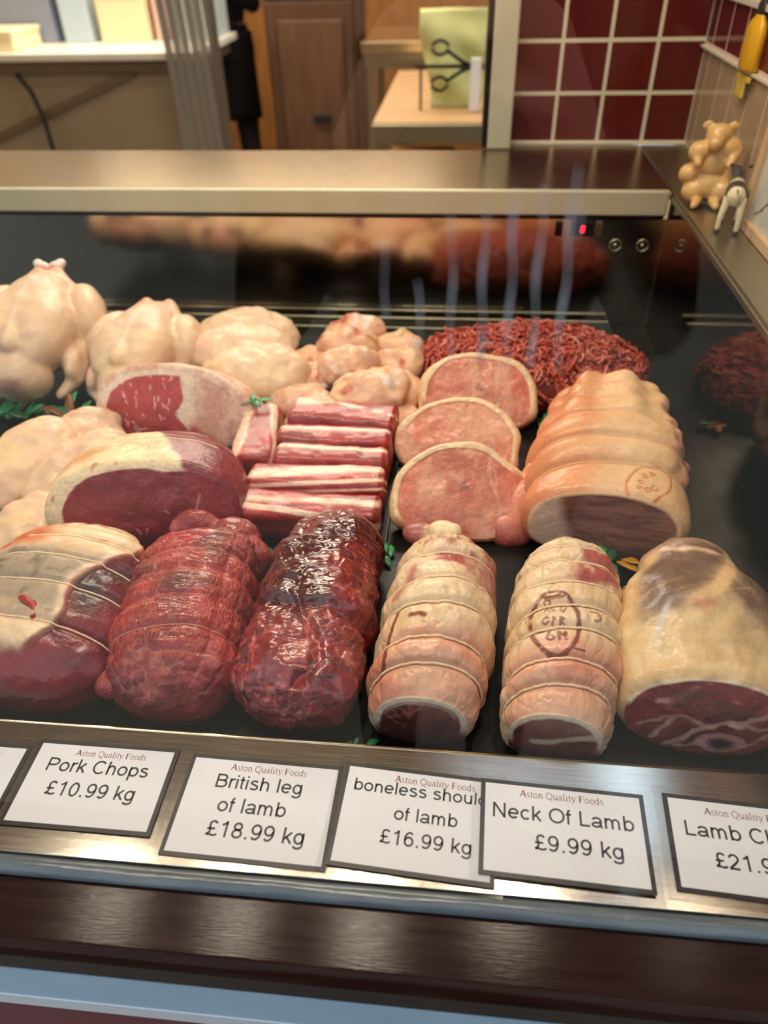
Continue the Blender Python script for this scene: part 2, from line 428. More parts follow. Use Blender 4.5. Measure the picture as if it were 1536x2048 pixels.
# ------------------------------------------------------------------ display case
DZ = .82
case = thing('display_case', 'refrigerated meat display case with steel front ledge and dark deck behind the window', 'display case', (0, 0, 0))
LX, RX = -1.45, .388
MB().box((LX, .424, DZ - .03), (RX, 1.505, DZ)).build('deck', MT['deck'], case)
MB().box((LX, .2885, .825), (.470, .4205, .8595), .0005).build('front_ledge', MT['steel'], case)
MB().tube([(LX, .4212, .8575), (.388, .4212, .8575)], .0027, 10).build('ledge_lip', MT['steel_lip'], case, True)
MB().box((LX, .30, .30), (RX, 1.505, DZ - .031)).build('case_body', MT['black'], case)
MB().box((LX, .4205, DZ - .03), (RX, .4238, .856)).build('front_riser', MT['black'], case)
bp_ = MB().box((LX, 1.4975, DZ + .001), (RX, 1.503, 1.036)).build('back_panel', MT['mirror'], case)
for x in (.300, .352):
    m = MB(); vv = [];
    m.tube([(x + .011 * math.cos(a), 1.4965, .987 + .011 * math.sin(a)) for a in np.linspace(0, 2 * PI, 24, endpoint=False)], .0016, 6, True)
    m.tube([(x, 1.4975, .987), (x, 1.4955, .987)], .004, 10)
    m.build('panel_fixing', MT['steel_dull'], bp_, True)
MB().box((LX, 1.474, DZ + .001), (RX - .08, 1.482, DZ + .016)).box((LX, 1.44, DZ + .0005), (RX - .25, 1.446, DZ + .010)).build('back_rail', MT['steel_lip'], case)
sp_ = MB().box((RX, .424, DZ), (RX + .004, 1.497, 1.0845)).build('side_panel', MT['mirror_side'], case)
MB().box((RX - .002, .424, 1.0850), (.4815, 1.845, 1.0912), .001).box((RX - .004, .424, 1.074), (RX + .008, 1.497, 1.0846), .0015).build('side_ledge', MT['steel_dull'], case)
MB().box((RX + .0045, .424, .30), (.4815, 1.50, 1.0845)).build('side_carcass', MT['black'], case)
# steel worktop behind the case
wt = thing('steel_worktop', 'brushed steel worktop with pale rounded front edge above the case back panel', 'worktop', (0, 0, 0))
MB().box((LX, 1.50, 1.0845), (RX - .005, 1.798, 1.0910), .0008).box((.0985, 1.7982, 1.0845), (RX - .005, 1.846, 1.0910)).build('top', plain('warm_steel', (172, 152, 120), .22, 1, .08, 14, .05, 60, (1, 40, 40)), wt)
MB().box((LX, 1.486, 1.046), (RX - .006, 1.4985, 1.0915), .003).build('front_edge', MT['edge'], wt)
MB().box((LX, 1.50, 1.0372), (RX - .006, 1.78, 1.0840)).build('carcass', MT['black'], wt)
MB().box((LX, 1.51, .0), (RX - .006, 1.76, 1.037)).build('cabinet_body', MT['steel_dull'], wt)
# temperature display on the back panel
td = thing('temperature_display', 'small black temperature display with a red digit on the case back panel', 'temperature display', (.232, 1.495, 1.020))
MB().box((-.022, -.006, -.014), (.022, 0, .014), .002).build('housing', MT['black'], td)
g = MB()
for a, b in (((-.003, .006), (.003, .006)), ((.003, .006), (.002, -.006)), ((-.003, .006), (-.004, -.006)), ((-.004, -.006), (.002, -.006)), ((-.0035, 0), (.0025, 0))):
    g.tube([(a[0], -.0065, a[1]), (b[0], -.0065, b[1])], .0013, 6)
g.build('digit', MT['red_led'], td)
vs = MB()
for i in range(6): vs.box((.026, -.005, -.012 + i * .0042), (.036, 0, -.0098 + i * .0042))
vs.build('vent', MT['steel_dull'], td)
vb = MB()
for i in range(6): vb.box((-.052, -.005, -.014 + i * .0045), (-.038, 0, -.0115 + i * .0045))
vb.build('vent', MT['black'], td)

# ------------------------------------------------------------------ price cards
def serif_glyphs():
    def arc(cx, cy, rx, ry, a0, a1, n=14): return [(cx + rx * math.cos(rad(a)), cy + ry * math.sin(rad(a))) for a in np.linspace(a0, a1, n)]
    k, t = .13, .075
    sf = lambda x, y, w=.13: ([(x - w, y), (x + w, y)], .032)
    G = {}
    G['A'] = (.70, [([(.08, .02), (.36, .66)], t), ([(.36, .66), (.62, .02)], k), ([(.19, .24), (.50, .24)], t), sf(.07, .016, .09), sf(.62, .016, .1)])
    G['s'] = (.38, [(arc(.19, .335, .11, .10, 40, 250) + arc(.19, .12, .125, .11, 70, -140), .055)])
    G['t'] = (.29, [([(.13, .58), (.13, .10)] + arc(.20, .09, .07, .07, 180, 300, 6), .07), sf(.14, .43, .12)])
    G['o'] = (.50, [(arc(.25, .225, .19, .205, 0, 360, 26), .06)])
    G['n'] = (.52, [([(.12, .44), (.12, .02)], .075), (arc(.26, .30, .135, .13, 170, 0) + [(.395, .02)], .07), sf(.11, .016, .1), sf(.40, .016, .1), sf(.09, .43, .05)])
    G['Q'] = (.72, [(arc(.36, .33, .29, .32, 0, 360, 30), .065), ([(.36, .04), (.50, -.12), (.68, -.16)], .055)])
    G['u'] = (.52, [([(.11, .44), (.11, .16)] + arc(.24, .15, .13, .14, 180, 350), .07), ([(.40, .44), (.40, .02)], .075), sf(.08, .43, .06), sf(.37, .43, .06), sf(.43, .016, .05)])
    G['a'] = (.45, [(arc(.21, .33, .12, .105, 160, 0) + [(.33, .08), (.40, .03)], .065), (arc(.19, .125, .13, .115, 40, 330), .055)])
    G['l'] = (.28, [([(.13, .68), (.13, .02)], .08), sf(.13, .016, .11), sf(.09, .67, .05)])
    G['i'] = (.28, [([(.13, .44), (.13, .02)], .08), sf(.13, .016, .11), sf(.09, .43, .05), ([(.10, .61), (.16, .61)], .08)])
    G['y'] = (.50, [([(.08, .44), (.25, .04)], .075), ([(.44, .44), (.22, -.10), (.12, -.19), (.05, -.17)], .042), sf(.08, .43, .09), sf(.42, .43, .08)])
    G['F'] = (.57, [([(.13, .66), (.13, .02)], k), ([(.05, .645), (.52, .645), (.53, .50)], .042), ([(.13, .35), (.40, .35), (.40, .27)], .04), ([(.40, .43), (.40, .35)], .035), sf(.14, .016, .12)])
    G['d'] = (.51, [(arc(.22, .225, .17, .205, 40, 320), .06), ([(.38, .68), (.38, .02)], .075), sf(.34, .67, .05), sf(.42, .016, .05)])
    G[' '] = (.25, [])
    return G
GL = serif_glyphs()
def serif_text(txt, width):
    v, f = [], []; x = 0
    for ch in txt:
        adv, strokes = GL[ch]
        for pts, w in strokes:
            P = np.array(pts, float); P[:, 0] += x
            T = np.gradient(P, axis=0); T /= np.linalg.norm(T, axis=1)[:, None] + 1e-9
            Nn = np.stack([-T[:, 1], T[:, 0]], 1) * w / 2
            n0 = len(v)
            for a, b in zip(P + Nn, P - Nn): v += [(a[0], a[1], 0), (b[0], b[1], 0)]
            for i in range(len(P) - 1): f.append((n0 + 2 * i, n0 + 2 * i + 1, n0 + 2 * i + 3, n0 + 2 * i + 2))
        x += adv
    s = width / x
    return [(a * s, b * s, c) for a, b, c in v], f, .66 * s
def sans_glyphs():
    def arc(cx, cy, rx, ry, a0, a1, n=18): return [(cx + rx * math.cos(rad(a)), cy + ry * math.sin(rad(a))) for a in np.linspace(a0, a1, n)]
    x, c, b = .475, .67, .045; V = lambda X, y0, y1: [(X, y0), (X, y1)]; H = lambda y, x0, x1: [(x0, y), (x1, y)]
    bowl = lambda cx, rx=.19: arc(cx, .26, rx, .215, 0, 360, 30)
    n_ = lambda X, W: [V(X, 0, .519), arc(X + W / 2, .29, W / 2, .185, 180, 0) + [(X + W, 0)]]
    G = {' ': (.278, []), '.': (.278, [H(.05, .09, .19)])}
    G['P'] = (.667, [V(.12, 0, .716), H(c, .12, .38), arc(.38, .5, .20, .17, 90, -90), H(.33, .12, .38)])
    G['B'] = (.667, [V(.12, 0, .716), H(c, .12, .38), arc(.38, .525, .17, .145, 90, -90), H(.38, .12, .39), arc(.39, .212, .20, .168, 90, -90), H(b, .12, .39)])
    G['C'] = (.722, [arc(.39, .358, .29, .32, 42, 318, 30)]); G['c'] = (.5, [arc(.27, .26, .19, .215, 45, 315, 24)])
    G['O'] = (.778, [arc(.389, .358, .31, .32, 0, 360, 36)]); G['o'] = (.556, [arc(.278, .26, .20, .215, 0, 360, 30)])
    G['N'] = (.722, [V(.12, 0, .716), V(.60, 0, .716), [(.13, .69), (.59, .03)]]); G['L'] = (.556, [V(.12, 0, .716), H(b, .12, .52)])
    G['r'] = (.333, [V(.11, 0, .519), arc(.29, .30, .18, .18, 180, 75)]); G['n'] = (.556, n_(.11, .33)); G['h'] = (.556, n_(.11, .33) + [V(.11, 0, .716)])
    G['m'] = (.833, n_(.11, .29) + [arc(.545, .29, .145, .185, 180, 0) + [(.69, 0)]])
    G['u'] = (.556, [[(.11, .519), (.11, .22)] + arc(.275, .22, .165, .18, 180, 360), V(.44, 0, .519)])
    G['k'] = (.5, [V(.11, 0, .716), [(.12, .19), (.43, .51)], [(.22, .30), (.45, .01)]])
    G['p'] = (.556, [V(.11, -.21, .519), bowl(.29)]); G['b'] = (.556, [V(.11, 0, .716), bowl(.29)]); G['d'] = (.556, [V(.445, 0, .716), bowl(.265)])
    G['g'] = (.556, [V(.44, -.02, .519), bowl(.26, .18), arc(.25, -.03, .19, .135, 0, -160)])
    G['e'] = (.556, [arc(.278, .26, .20, .215, 0, 318, 30), H(.26, .08, .478)])
    G['a'] = (.556, [arc(.27, .345, .175, .13, 165, 0) + [(.445, .12), (.48, .0)], arc(.25, .145, .175, .10, 60, 300), [(.32, .235), (.44, .27)], [(.33, .06), (.44, .14)]])
    G['s'] = (.5, [arc(.25, .375, .155, .105, 25, 200, 14) + arc(.25, .155, .17, .115, 70, -155, 18)])
    G['i'] = (.222, [V(.11, 0, .519), V(.11, .63, .716)]); G['l'] = (.222, [V(.11, 0, .716)])
    G['t'] = (.278, [[(.13, .65), (.13, .12)] + arc(.20, .12, .07, .075, 180, 290, 8), H(.48, .02, .26)])
    G['f'] = (.278, [[(.12, 0), (.12, .58)] + arc(.21, .59, .09, .085, 180, 80, 8), H(.48, .02, .26)])
    G['0'] = (.556, [arc(.278, .35, .19, .315, 0, 360, 32)]); G['1'] = (.556, [V(.33, 0, .716), [(.34, .70), (.25, .60), (.13, .54)]])
    G['9'] = (.556, [arc(.275, .47, .185, .20, 0, 360, 28), [(.46, .46)] + arc(.25, .36, .21, .32, 10, -130, 18)])
    G['6'] = (.556, [arc(.285, .24, .185, .20, 0, 360, 28), [(.10, .25)] + arc(.31, .34, .21, .335, 190, 50, 18)])
    G['8'] = (.556, [arc(.278, .525, .16, .145, 0, 360, 26), arc(.278, .21, .19, .168, 0, 360, 28)])
    G['2'] = (.556, [arc(.27, .49, .18, .18, 170, -25, 16) + [(.34, .30), (.08, .06)], H(b, .05, .48)])
    G['\u00a3'] = (.556, [arc(.30, .53, .15, .14, 20, 180, 14) + [(.155, .46), (.20, .32), (.19, .18), (.06, .06)], H(.34, .05, .40), [(.06, .06), (.17, .085), (.36, .04), (.48, .07), (.51, .13)]])
    return G
GS = sans_glyphs()
def sans_text(txt):
    v, f = [], []; x = 0; w = .097
    for ch in txt:
        adv, strokes = GS[ch]
        for pts in strokes:
            P = np.array(pts, float); P[:, 0] += x
            T = np.gradient(P, axis=0); T /= np.linalg.norm(T, axis=1)[:, None] + 1e-9
            Nn = np.stack([-T[:, 1], T[:, 0]], 1) * w / 2; n0 = len(v)
            for a, q in zip(P + Nn, P - Nn): v += [(a[0], a[1], 0), (q[0], q[1], 0)]
            for i in range(len(P) - 1): f.append((n0 + 2 * i, n0 + 2 * i + 1, n0 + 2 * i + 3, n0 + 2 * i + 2))
        x += adv
    P = np.array(v); P[:, :2] /= x
    return P, f
def price_card(label, cx, cy, w, h, rz, z, head, lines, skew=0):
    t = thing('price_card', label, 'price card', (cx, cy, z), rz, 'laminated price cards on the steel ledge')
    sk = Matrix(((1, skew, 0, 0), (0, 1, 0, 0), (0, 0, 1, 0), (0, 0, 0, 1)))
    MB().box((-w / 2, -h / 2, 0), (w / 2, h / 2, .00035), 0, sk).build('border', MT['inkblack'], t)
    b = .0042
    MB().box((-w / 2 + b, -h / 2 + b, .0002), (w / 2 - b, h / 2 - b, .0005), 0, sk).build('paper', MT['white'], t)
    e = .0075
    MB().box((-w / 2 - e, -h / 2 - e, -.0001), (w / 2 + e, h / 2 + e, .00075), 0, sk).build('laminate', MT['laminate'], t)
    x0, y0, wd = head
    v, f, ch = serif_text('Aston Quality Foods', wd)
    mesh_obj('heading', [(a + x0 + skew * y0, bb * 1.1 + y0 - ch / 2, .00062) for a, bb, c in v], f, MT['inkred'], t, False)
    for txt, x0, y0, wd, hk in lines:
        P, F = sans_text(txt)
        # em height in proportion to the width of the wording
        P = P.copy(); P[:, 1] = P[:, 1] * wd + y0 - .35 * wd / sum(GS[ch][0] for ch in txt); P[:, 0] = P[:, 0] * wd + x0
        P[:, 0] += skew * P[:, 1]; P[:, 2] = .00062
        mesh_obj('lettering', P, F, MT['inkblack'], t, False)
    return t
ZL = .8600
price_card('price card reading Pork Chops £10.99 kg, second from the left', -.3285, .356, .144, .090, 0, ZL + .0012, (-.030, .0325, .072),
           [('Pork Chops', -.054, .0185, .104, .0225), ('£10.99 kg', -.0435, -.006, .089, .0225)])
price_card('price card reading British leg of lamb £18.99 kg', -.168, .3462, .150, .102, -.018, ZL + .0002, (-.0335, .0395, .075),
           [('British leg', -.045, .0245, .086, .0225), ('of lamb', -.036, .001, .066, .0225), ('£18.99 kg', -.0395, -.0225, .092, .0225)])
price_card('price card reading boneless shoulder of lamb £16.99 kg, partly under the next card', -.0195, .3465, .146, .101, -.055, ZL + .0014, (-.024, .0385, .076),
           [('boneless shoulder', -.062, .0285, .142, .0225), ('of lamb', -.0205, .0045, .059, .0225), ('£16.99 kg', -.030, -.0185, .083, .0225)])
price_card('price card reading Neck Of Lamb £9.99 kg beside the shoulder card', .1125, .3455, .148, .091, -.035, ZL + .0026, (-.0385, .0335, .076),
           [('Neck Of Lamb', -.064, .015, .127, .0235), ('£9.99 kg', -.0265, -.0115, .078, .0235)])
price_card('price card reading Lamb Chops £21.99 kg at the right end', .2785, .345, .148, .090, -.05, ZL + .0002, (-.0395, .031, .076),
           [('Lamb Chops', -.060, .013, .112, .0235), ('£21.99 kg', -.0385, -.0135, .086, .0235)])
price_card('price card with wording ending in ft, mostly cut off at the left edge', -.4785, .3445, .144, .098, 0, ZL + .0002, (-.0295, .0375, .074),
           [('ft', .0405, .010, .0115, .0225)])

# ------------------------------------------------------------------ lofted joints of meat
class Grid: pass
def loft(L, prof, ny=150, nt=200, nc=18, up=2.2, lo=3.0, bulge=(.008, .010), ef=(.015, .30), eb=(.04, .75), drift=None, shear=0):
    g = Grid()
    rf = np.linspace(.03, 1, nc); tb = np.linspace(0, 1, ny)
    t = np.concatenate([np.zeros(nc), tb[1:-1], np.ones(nc)])
    rr = np.concatenate([rf, np.ones(ny - 2), rf[::-1]])
    cap = np.concatenate([np.ones(nc), np.zeros(ny - 2), 2 * np.ones(nc)])
    a, bu, bl = [np.asarray(q, float) * np.ones_like(t) for q in prof(t)]
    df = t * L; db = (1 - t) * L
    e = np.ones_like(t)
    e *= np.where(df < ef[0], np.sqrt(np.clip(1 - ef[1] * (1 - df / ef[0]) ** 2, 0, 1)), 1)
    e *= np.where(db < eb[0], np.sqrt(np.clip(1 - eb[1] * (1 - db / eb[0]) ** 2, 0, 1)), 1)
    sc = rr * e
    th = -PI / 2 + np.arange(nt) * 2 * PI / nt
    c, s = np.cos(th), np.sin(th); n = np.where(s >= 0, up, lo)
    cx = np.sign(c) * np.abs(c) ** (2 / n); sz = np.sign(s) * np.abs(s) ** (2 / n)
    X = (a * sc)[:, None] * cx[None]
    Z = np.where(s[None] >= 0, (bu * sc)[:, None], (bl * sc)[:, None]) * sz[None] + bl[:, None]
    Y = t * L - np.where(cap == 1, bulge[0] * (1 - rr ** 2), 0) + np.where(cap == 2, bulge[1] * (1 - rr ** 2), 0)
    Y = np.repeat(Y[:, None], nt, 1)
    g.P = np.stack([X, Y, Z], -1)
    if drift is not None:
        dx, dz = drift(t); g.P[..., 0] += (dx * np.ones_like(t))[:, None]; g.P[..., 2] += (dz * np.ones_like(t))[:, None]
    g.T = np.repeat(t[:, None], nt, 1); g.TH = np.repeat(th[None], len(t), 0); g.RR = np.repeat(rr[:, None], nt, 1); g.CAP = np.repeat(cap[:, None], nt, 1)
    g.P[..., 1] += shear * g.P[..., 2] * (1 - g.T)
    g.nc, g.ny, g.nt, g.L = nc, ny, nt, L
    g.body = (g.CAP == 0) * 1.; g.front = (g.CAP == 1) * 1.
    g.top = np.sin(g.TH); g.side = np.cos(g.TH)
    g.base = g.P.copy()
    return g
def gnorm(g):
    P = g.P
    du = np.roll(P, -1, 1) - np.roll(P, 1, 1); dv = np.gradient(P, axis=0)
    N = np.cross(du, dv); N /= np.linalg.norm(N, axis=-1)[..., None] + 1e-12
    cen = P.mean(1, keepdims=True); k = g.nc + g.ny // 2
    if ((P[k] - cen[k]) * N[k]).sum() < 0: N = -N
    return N
def disp(g, d):
    g.P = g.P + gnorm(g) * np.asarray(d)[..., None]; return g
def gmesh(name, g, col, rough, m, parent=None):
    R, K = g.P.shape[:2]
    V = np.concatenate([g.P.reshape(-1, 3), g.P[0].mean(0)[None], g.P[-1].mean(0)[None]])
    i = np.arange(R - 1)[:, None] * K; j = np.arange(K)[None]; j2 = (j + 1) % K
    Q = np.stack([i + j, i + j2, i + K + j2, i + K + j], -1).reshape(-1, 4)
    e1 = g.P[g.nc + 5, 1] - g.P[g.nc + 5, 0]; e2 = g.P[g.nc + 6, 0] - g.P[g.nc + 5, 0]
    nn = np.cross(e1, e2); out = g.P[g.nc + 5, 0] - g.P[g.nc + 5].mean(0)
    flip = (nn * out).sum() < 0
    if flip: Q = Q[:, ::-1]
    tr = []
    for q in range(K):
        a = (q, (q + 1) % K, R * K); b = ((R - 1) * K + q, R * K + 1, (R - 1) * K + (q + 1) % K)
        a, b = (a[1], a[0], a[2]), (b[0], b[2], b[1]) if False else b
        tr += [a[::-1] if flip else a, b[::-1] if flip else b]
    me = bpy.data.meshes.new(name)
    nQ = len(Q); nT = len(tr)
    me.vertices.add(len(V)); me.vertices.foreach_set('co', V.astype(np.float32).ravel())
    loops = np.concatenate([Q.ravel(), np.array(tr).ravel()]).astype(np.int32)
    me.loops.add(len(loops)); me.loops.foreach_set('vertex_index', loops)
    me.polygons.add(nQ + nT)
    st = np.concatenate([np.arange(nQ) * 4, nQ * 4 + np.arange(nT) * 3]).astype(np.int32)
    me.polygons.foreach_set('loop_start', st)
    me.polygons.foreach_set('use_smooth', np.ones(nQ + nT, bool))
    me.update(calc_edges=True); me.validate()
    col = np.asarray(col); rough = np.broadcast_to(rough, g.T.shape)
    cc = np.concatenate([col.reshape(-1, 3), col[0].mean(0)[None], col[-1].mean(0)[None]])
    rg = np.concatenate([rough.reshape(-1), [rough[0].mean()], [rough[-1].mean()]])
    paint(me, cc, rg)
    me.materials.append(m)
    return link(bpy.data.objects.new(name, me), parent)
def string_curve(g, t0, amp=0, ph=0, tilt=0):
    """t along the joint where a string crosses, for every angle"""
    th = g.TH[0]; return t0 + amp * np.sin(th + ph) + tilt * np.cos(th)
def groove(g, curves, depth, width):
    y = g.T * g.L; d = 0
    for cu in curves: d = d - depth * gauss(y - cu[None] * g.L, width)
    return d * (g.CAP == 0)
def add_strings(g, curves, r, m, parent, name='string', lift=.3, arc=None):
    N = gnorm(g)
    for cu in curves:
        ix = np.clip(g.nc - 1 + cu * (g.ny - 1), 0, g.P.shape[0] - 2); i0 = ix.astype(int); fr = (ix - i0)[:, None]
        j = np.arange(g.nt)
        p = g.P[i0, j] * (1 - fr) + g.P[i0 + 1, j] * fr + N[i0, j] * r * lift
        s = slice(None) if arc is None else np.where((g.TH[0] > arc[0]) & (g.TH[0] < arc[1]))[0]
        q = p[s][::2]
        v, f = tube(q, r, 7, arc is None)
        mesh_obj(name, v, f, m, parent)
def ease(t, ks):
    x, y = zip(*ks); x = np.array(x); y = np.array(y)
    i = np.clip(np.searchsorted(x, t, 'right') - 1, 0, len(x) - 2)
    u = np.clip((t - x[i]) / (x[i + 1] - x[i]), 0, 1); u = u * u * (3 - 2 * u)
    return y[i] + (y[i + 1] - y[i]) * u

FAT = C(230, 202, 162); FATW = C(238, 218, 190); PINK = C(218, 146, 120); LRED = C(150, 66, 60); DRED = C(104, 44, 44)
BEEF = C(164, 50, 48); BEEFD = C(104, 24, 26); BLOOD = C(120, 26, 16); GREY = C(150, 132, 116)

def polymask(x, y, strokes, w):
    """ink strokes drawn on the surface"""
    d = np.full(x.shape, 9.)
    for st in strokes:
        for (ax, ay), (bx, by) in zip(st[:-1], st[1:]):
            vx, vy = bx - ax, by - ay; l = vx * vx + vy * vy + 1e-12
            u = np.clip(((x - ax) * vx + (y - ay) * vy) / l, 0, 1)
            d = np.minimum(d, np.hypot(x - ax - u * vx, y - ay - u * vy))
    return d
def ell(cx, cy, rx, ry, a0=0, a1=360, n=24, tilt=0):
    pts = []
    for a in np.linspace(rad(a0), rad(a1), n):
        x, y = rx * math.cos(a), ry * math.sin(a)
        pts.append((cx + x * math.cos(tilt) - y * math.sin(tilt), cy + x * math.sin(tilt) + y * math.cos(tilt)))
    return pts

# ---- two rolled lamb shoulders
def lamb_roll(label, loc, rz, L, wf, seed, ts, right):
    root = thing('rolled_lamb_joint', label, 'lamb joint', loc, rz, 'rolled lamb shoulders tied with string')
    prof = lambda t: (ease(t, wf), ease(t, [(0, .046), (.18, .062), (.5, .068), (.8, .062), (1, .046)]), ease(t, [(0, .040), (.3, .05), (1, .044)]))
    g = loft(L, prof, 330 if right else 240, 300 if right else 240, 26, 2.15, 2.7, (.004, .008), (.012, .22), (.05, .70),
             (lambda t: (ease(t, [(0, -.008), (.4, .0), (1, .006)]), 0)))
    curves = [string_curve(g, a, b, c, d) for a, b, c, d in ts]
    n1 = fbm(g.P, 28, 3, seed); n2 = fbm(g.P, (90, 30, 90), 3, seed + 5)
    cr = ss(.86, 1, ridge(g.P, (55, 16, 55), 3, seed + 30)) * g.body
    disp(g, (.0035 * n1 + .0014 * n2) * (g.body + .4 * (1 - g.body)) - .0008 * cr + groove(g, curves, .0050, .0045) + groove(g, curves, .0022, .013))
    P = g.P; t, top, sd = g.T, g.top, g.side
    nz = fbm(P, 22, 4, seed + 9); nf = fbm(P, (140, 25, 140), 4, seed + 2); nb = fbm(P, 60, 4, seed + 3)
    col = np.broadcast_to(FAT, P.shape).copy()
    col = mixc(col, C(214, 176, 128), ss(-.2, .5, nz) * .7)
    col = mixc(col, C(240, 222, 190), ss(.05, .45, nf) * .35)
    col = mixc(col, C(196, 160, 120), ss(.15, .5, nb) * .35)
    col = mixc(col, C(202, 160, 122), cr * .40)
    # bare pink near the front
    fp = ss(.31, .22, t + .05 * nz + .06 * nb + (-.05 * sd if right else .05 * (1 - sd) - .05)) * ss(-.1, .35, top + .2 * sd + .3 * nz)
    col = mixc(col, C(224, 158, 128), fp * .75)
    col = mixc(col, C(206, 116, 92), fp * ss(.0, .5, nz) * .55)
    sl = ss(.2, -.5, top + .25 * nz)
    col = mixc(col, C(206, 150, 132), sl * .5)
    if right:
        red = ss(.56, .60, t + .03 * nb - .10 * (sd - .3)) * ss(.0, .3, sd + .55 * nz + .12 * nb) * ss(.86, .80, t) * ss(.95, .8, sd)
        seam = gauss(t - .70 - .03 * nz, .014)
        red = np.clip(red * ss(-.45, .1, nb + .35), 0, 1); col = mixc(col, C(168, 64, 62), red * (1 - .8 * seam) * .92); 
    else:
        red = ss(.63, .66, t + .02 * nb) * ss(.745, .72, t) * ss(-.35, -.1, sd + .2 * nz) * ss(.55, .3, sd + .2 * nz) * ss(.2, .5, top)
        col = mixc(col, C(172, 76, 68), red)
        flank = ss(.45, .75, sd + .4 * nb) * ss(.45, .65, t)
        col = mixc(col, C(160, 82, 82), flank * .8)
        lf = gauss(sd + .58 - 1.2 * (t - .52), .10) * ss(.40, .44, t) * ss(.66, .60, t)
        col = mixc(col, C(182, 96, 84), lf * .8)
        bk = ss(.74, .80, t) * ss(.0, .2, nf)
        col = mixc(col, C(160, 78, 72), bk * .7)
    # cut face
    u = P[..., 0]; w = P[..., 2]
    rr = g.RR + .05 * nb * (g.CAP == 1)
    fz = (g.CAP == 1)
    face = mixc(np.broadcast_to(C(128, 66, 60), P.shape), C(92, 44, 42), ss(-.3, .5, fbm(P, (70, 70, 30), 4, seed)))
    if right:
        band = gauss(w - .047 - .010 * np.sin(u * 40) - .006 * nz + .10 * (u - .0) * (u > .0) * .6, .0055) * ss(-.040, -.028, u) * ss(.052, .04, u)
        face = mixc(face, C(222, 190, 160), ss(.35, .9, band + .25 * nb) * .85)
        face = mixc(face, C(150, 84, 76), gauss(w - .075 + .25 * np.abs(u), .008) * .6)
    else:
        face = mixc(face, C(196, 128, 110), gauss(u + .1 * nz, .002) * ss(.02, .05, w) * .5)
        face = mixc(face, C(216, 180, 150), gauss(rr - .80 - .05 * nz, .03) * ss(.2, .6, g.top) * .7)
    rim = ss(.86, .92, rr + .035 * g.top) * ss(-.35, .1, g.top)
    face = mixc(face, C(238, 212, 180), rim)
    col = np.where(fz[..., None], face, col)
    bkface = g.CAP == 2
    col = np.where(bkface[..., None], mixc(np.broadcast_to(C(168, 84, 76), P.shape), FAT, ss(0, .3, nb)), col)
    rough = .42 + .05 * nz - .10 * fp - .12 * fz
    x, y = P[..., 0], P[..., 1]
    if right:
        dist = fbm(P, 90, 3, 77) * .0012
        # oval inspection stamp
        cx, cy = -.017, .094
        oval = polymask(x + dist, y + dist, [ell(cx, cy, .0245, .041, 0, 360, 40, .06)], 0)
        k = ss(.0030, .0016, oval) * ss(-.75, -.2, nb + .4 * np.sin(40 * x) + .35)
        lt = [ell(cx - .008, cy + .027, .0035, .0028), [(cx - .011, cy + .012), (cx - .008, cy + .02), (cx - .005, cy + .012)], [(cx - .0095, cy + .015), (cx - .0065, cy + .015)],
              [(cx - .001, cy + .019), (cx - .004, cy + .019), (cx - .003, cy + .016), (cx, cy + .0155), (cx - .002, cy + .0125)],
              [(cx + .006, cy + .020), (cx + .006, cy + .013), (cx + .009, cy + .012), (cx + .011, cy + .020)],
              ell(cx - .009, cy + .002, .0032, .0032, 40, 330), [(cx - .002, cy - .002), (cx - .002, cy + .005), (cx + .001, cy + .003), (cx - .002, cy + .0015)],
              [(cx + .006, cy - .002), (cx + .006, cy + .006), (cx + .010, cy + .004), (cx + .006, cy + .002), (cx + .010, cy - .001)]]
        lt2 = [ell(cx - .004, cy - .021, .0032, .0036), [(cx - .0072, cy - .019), (cx - .0045, cy - .011)],
               [(cx + .004, cy - .024), (cx + .004, cy - .013), (cx + .008, cy - .019), (cx + .011, cy - .013), (cx + .011, cy - .024)],
               [(cx - .016, cy - .012), (cx - .011, cy - .009)], [(cx - .012, cy + .033), (cx + .004, cy + .035)], [(cx - .01, cy + .031), (cx + .008, cy + .033)]]
        k = np.maximum(k, ss(.0013, .0006, polymask(x + dist, y + dist, lt, 0)) * ss(-.7, -.1, nb + .25) * .9)
        k = np.maximum(k, ss(.0021, .0012, polymask(x + dist, y + dist, lt2, 0)))
        rt = [[(.018, .112), (.026, .113), (.029, .108)], [(.023, .102), (.026, .101)], ell(.023, .107, .007, .005, -60, 60)]
        k = np.maximum(k, ss(.0014, .0007, polymask(x + dist, y + dist, rt, 0)) * .8)
        col = mixc(col, C(122, 36, 12), k * (g.CAP == 0) * (top > 0) * .93)
        cut = polymask(x, y, [[(-.004, .062), (.006, .0605), (.013, .0615)]], 0)
        col = mixc(col, C(110, 40, 40), ss(.0012, .0005, cut) * (top > 0) * (g.CAP == 0))
    else:
        d1 = polymask(x, y + .001 * nb, [[(-.026, .083), (-.018, .084), (-.012, .080)]], 0)
        d2 = polymask(x + .002 * nb, y, [[(-.041, .092), (-.046, .07), (-.050, .03)]], 0)
        k = np.maximum(ss(.0038, .002, d1 + .002 * nb), ss(.0024, .0012, d2 + .0015 * nb))
        col = mixc(col, C(128, 44, 14), k * (g.CAP == 0) * .95)
    gmesh('joint', g, col, rough, MT['fat'], root)
    add_strings(g, curves, .00140, MT['twine'], root, lift=1.1)
    return root, g
lamb_roll('rolled lamb shoulder with pink front and brown ink smears, beside the dark wet beef', (-.013, .452, DZ), rad(-2), .262,
          [(0, .053), (.15, .064), (.45, .066), (.75, .062), (1, .050)], 3,
          [(.10, .028, 1.2, -.012), (.215, .03, 1.3, -.01), (.39, .03, 1.3, -.004), (.545, .03, 1.4, .0), (.73, .025, 1.6, .0), (.86, .02, 1.7, .01)], False)
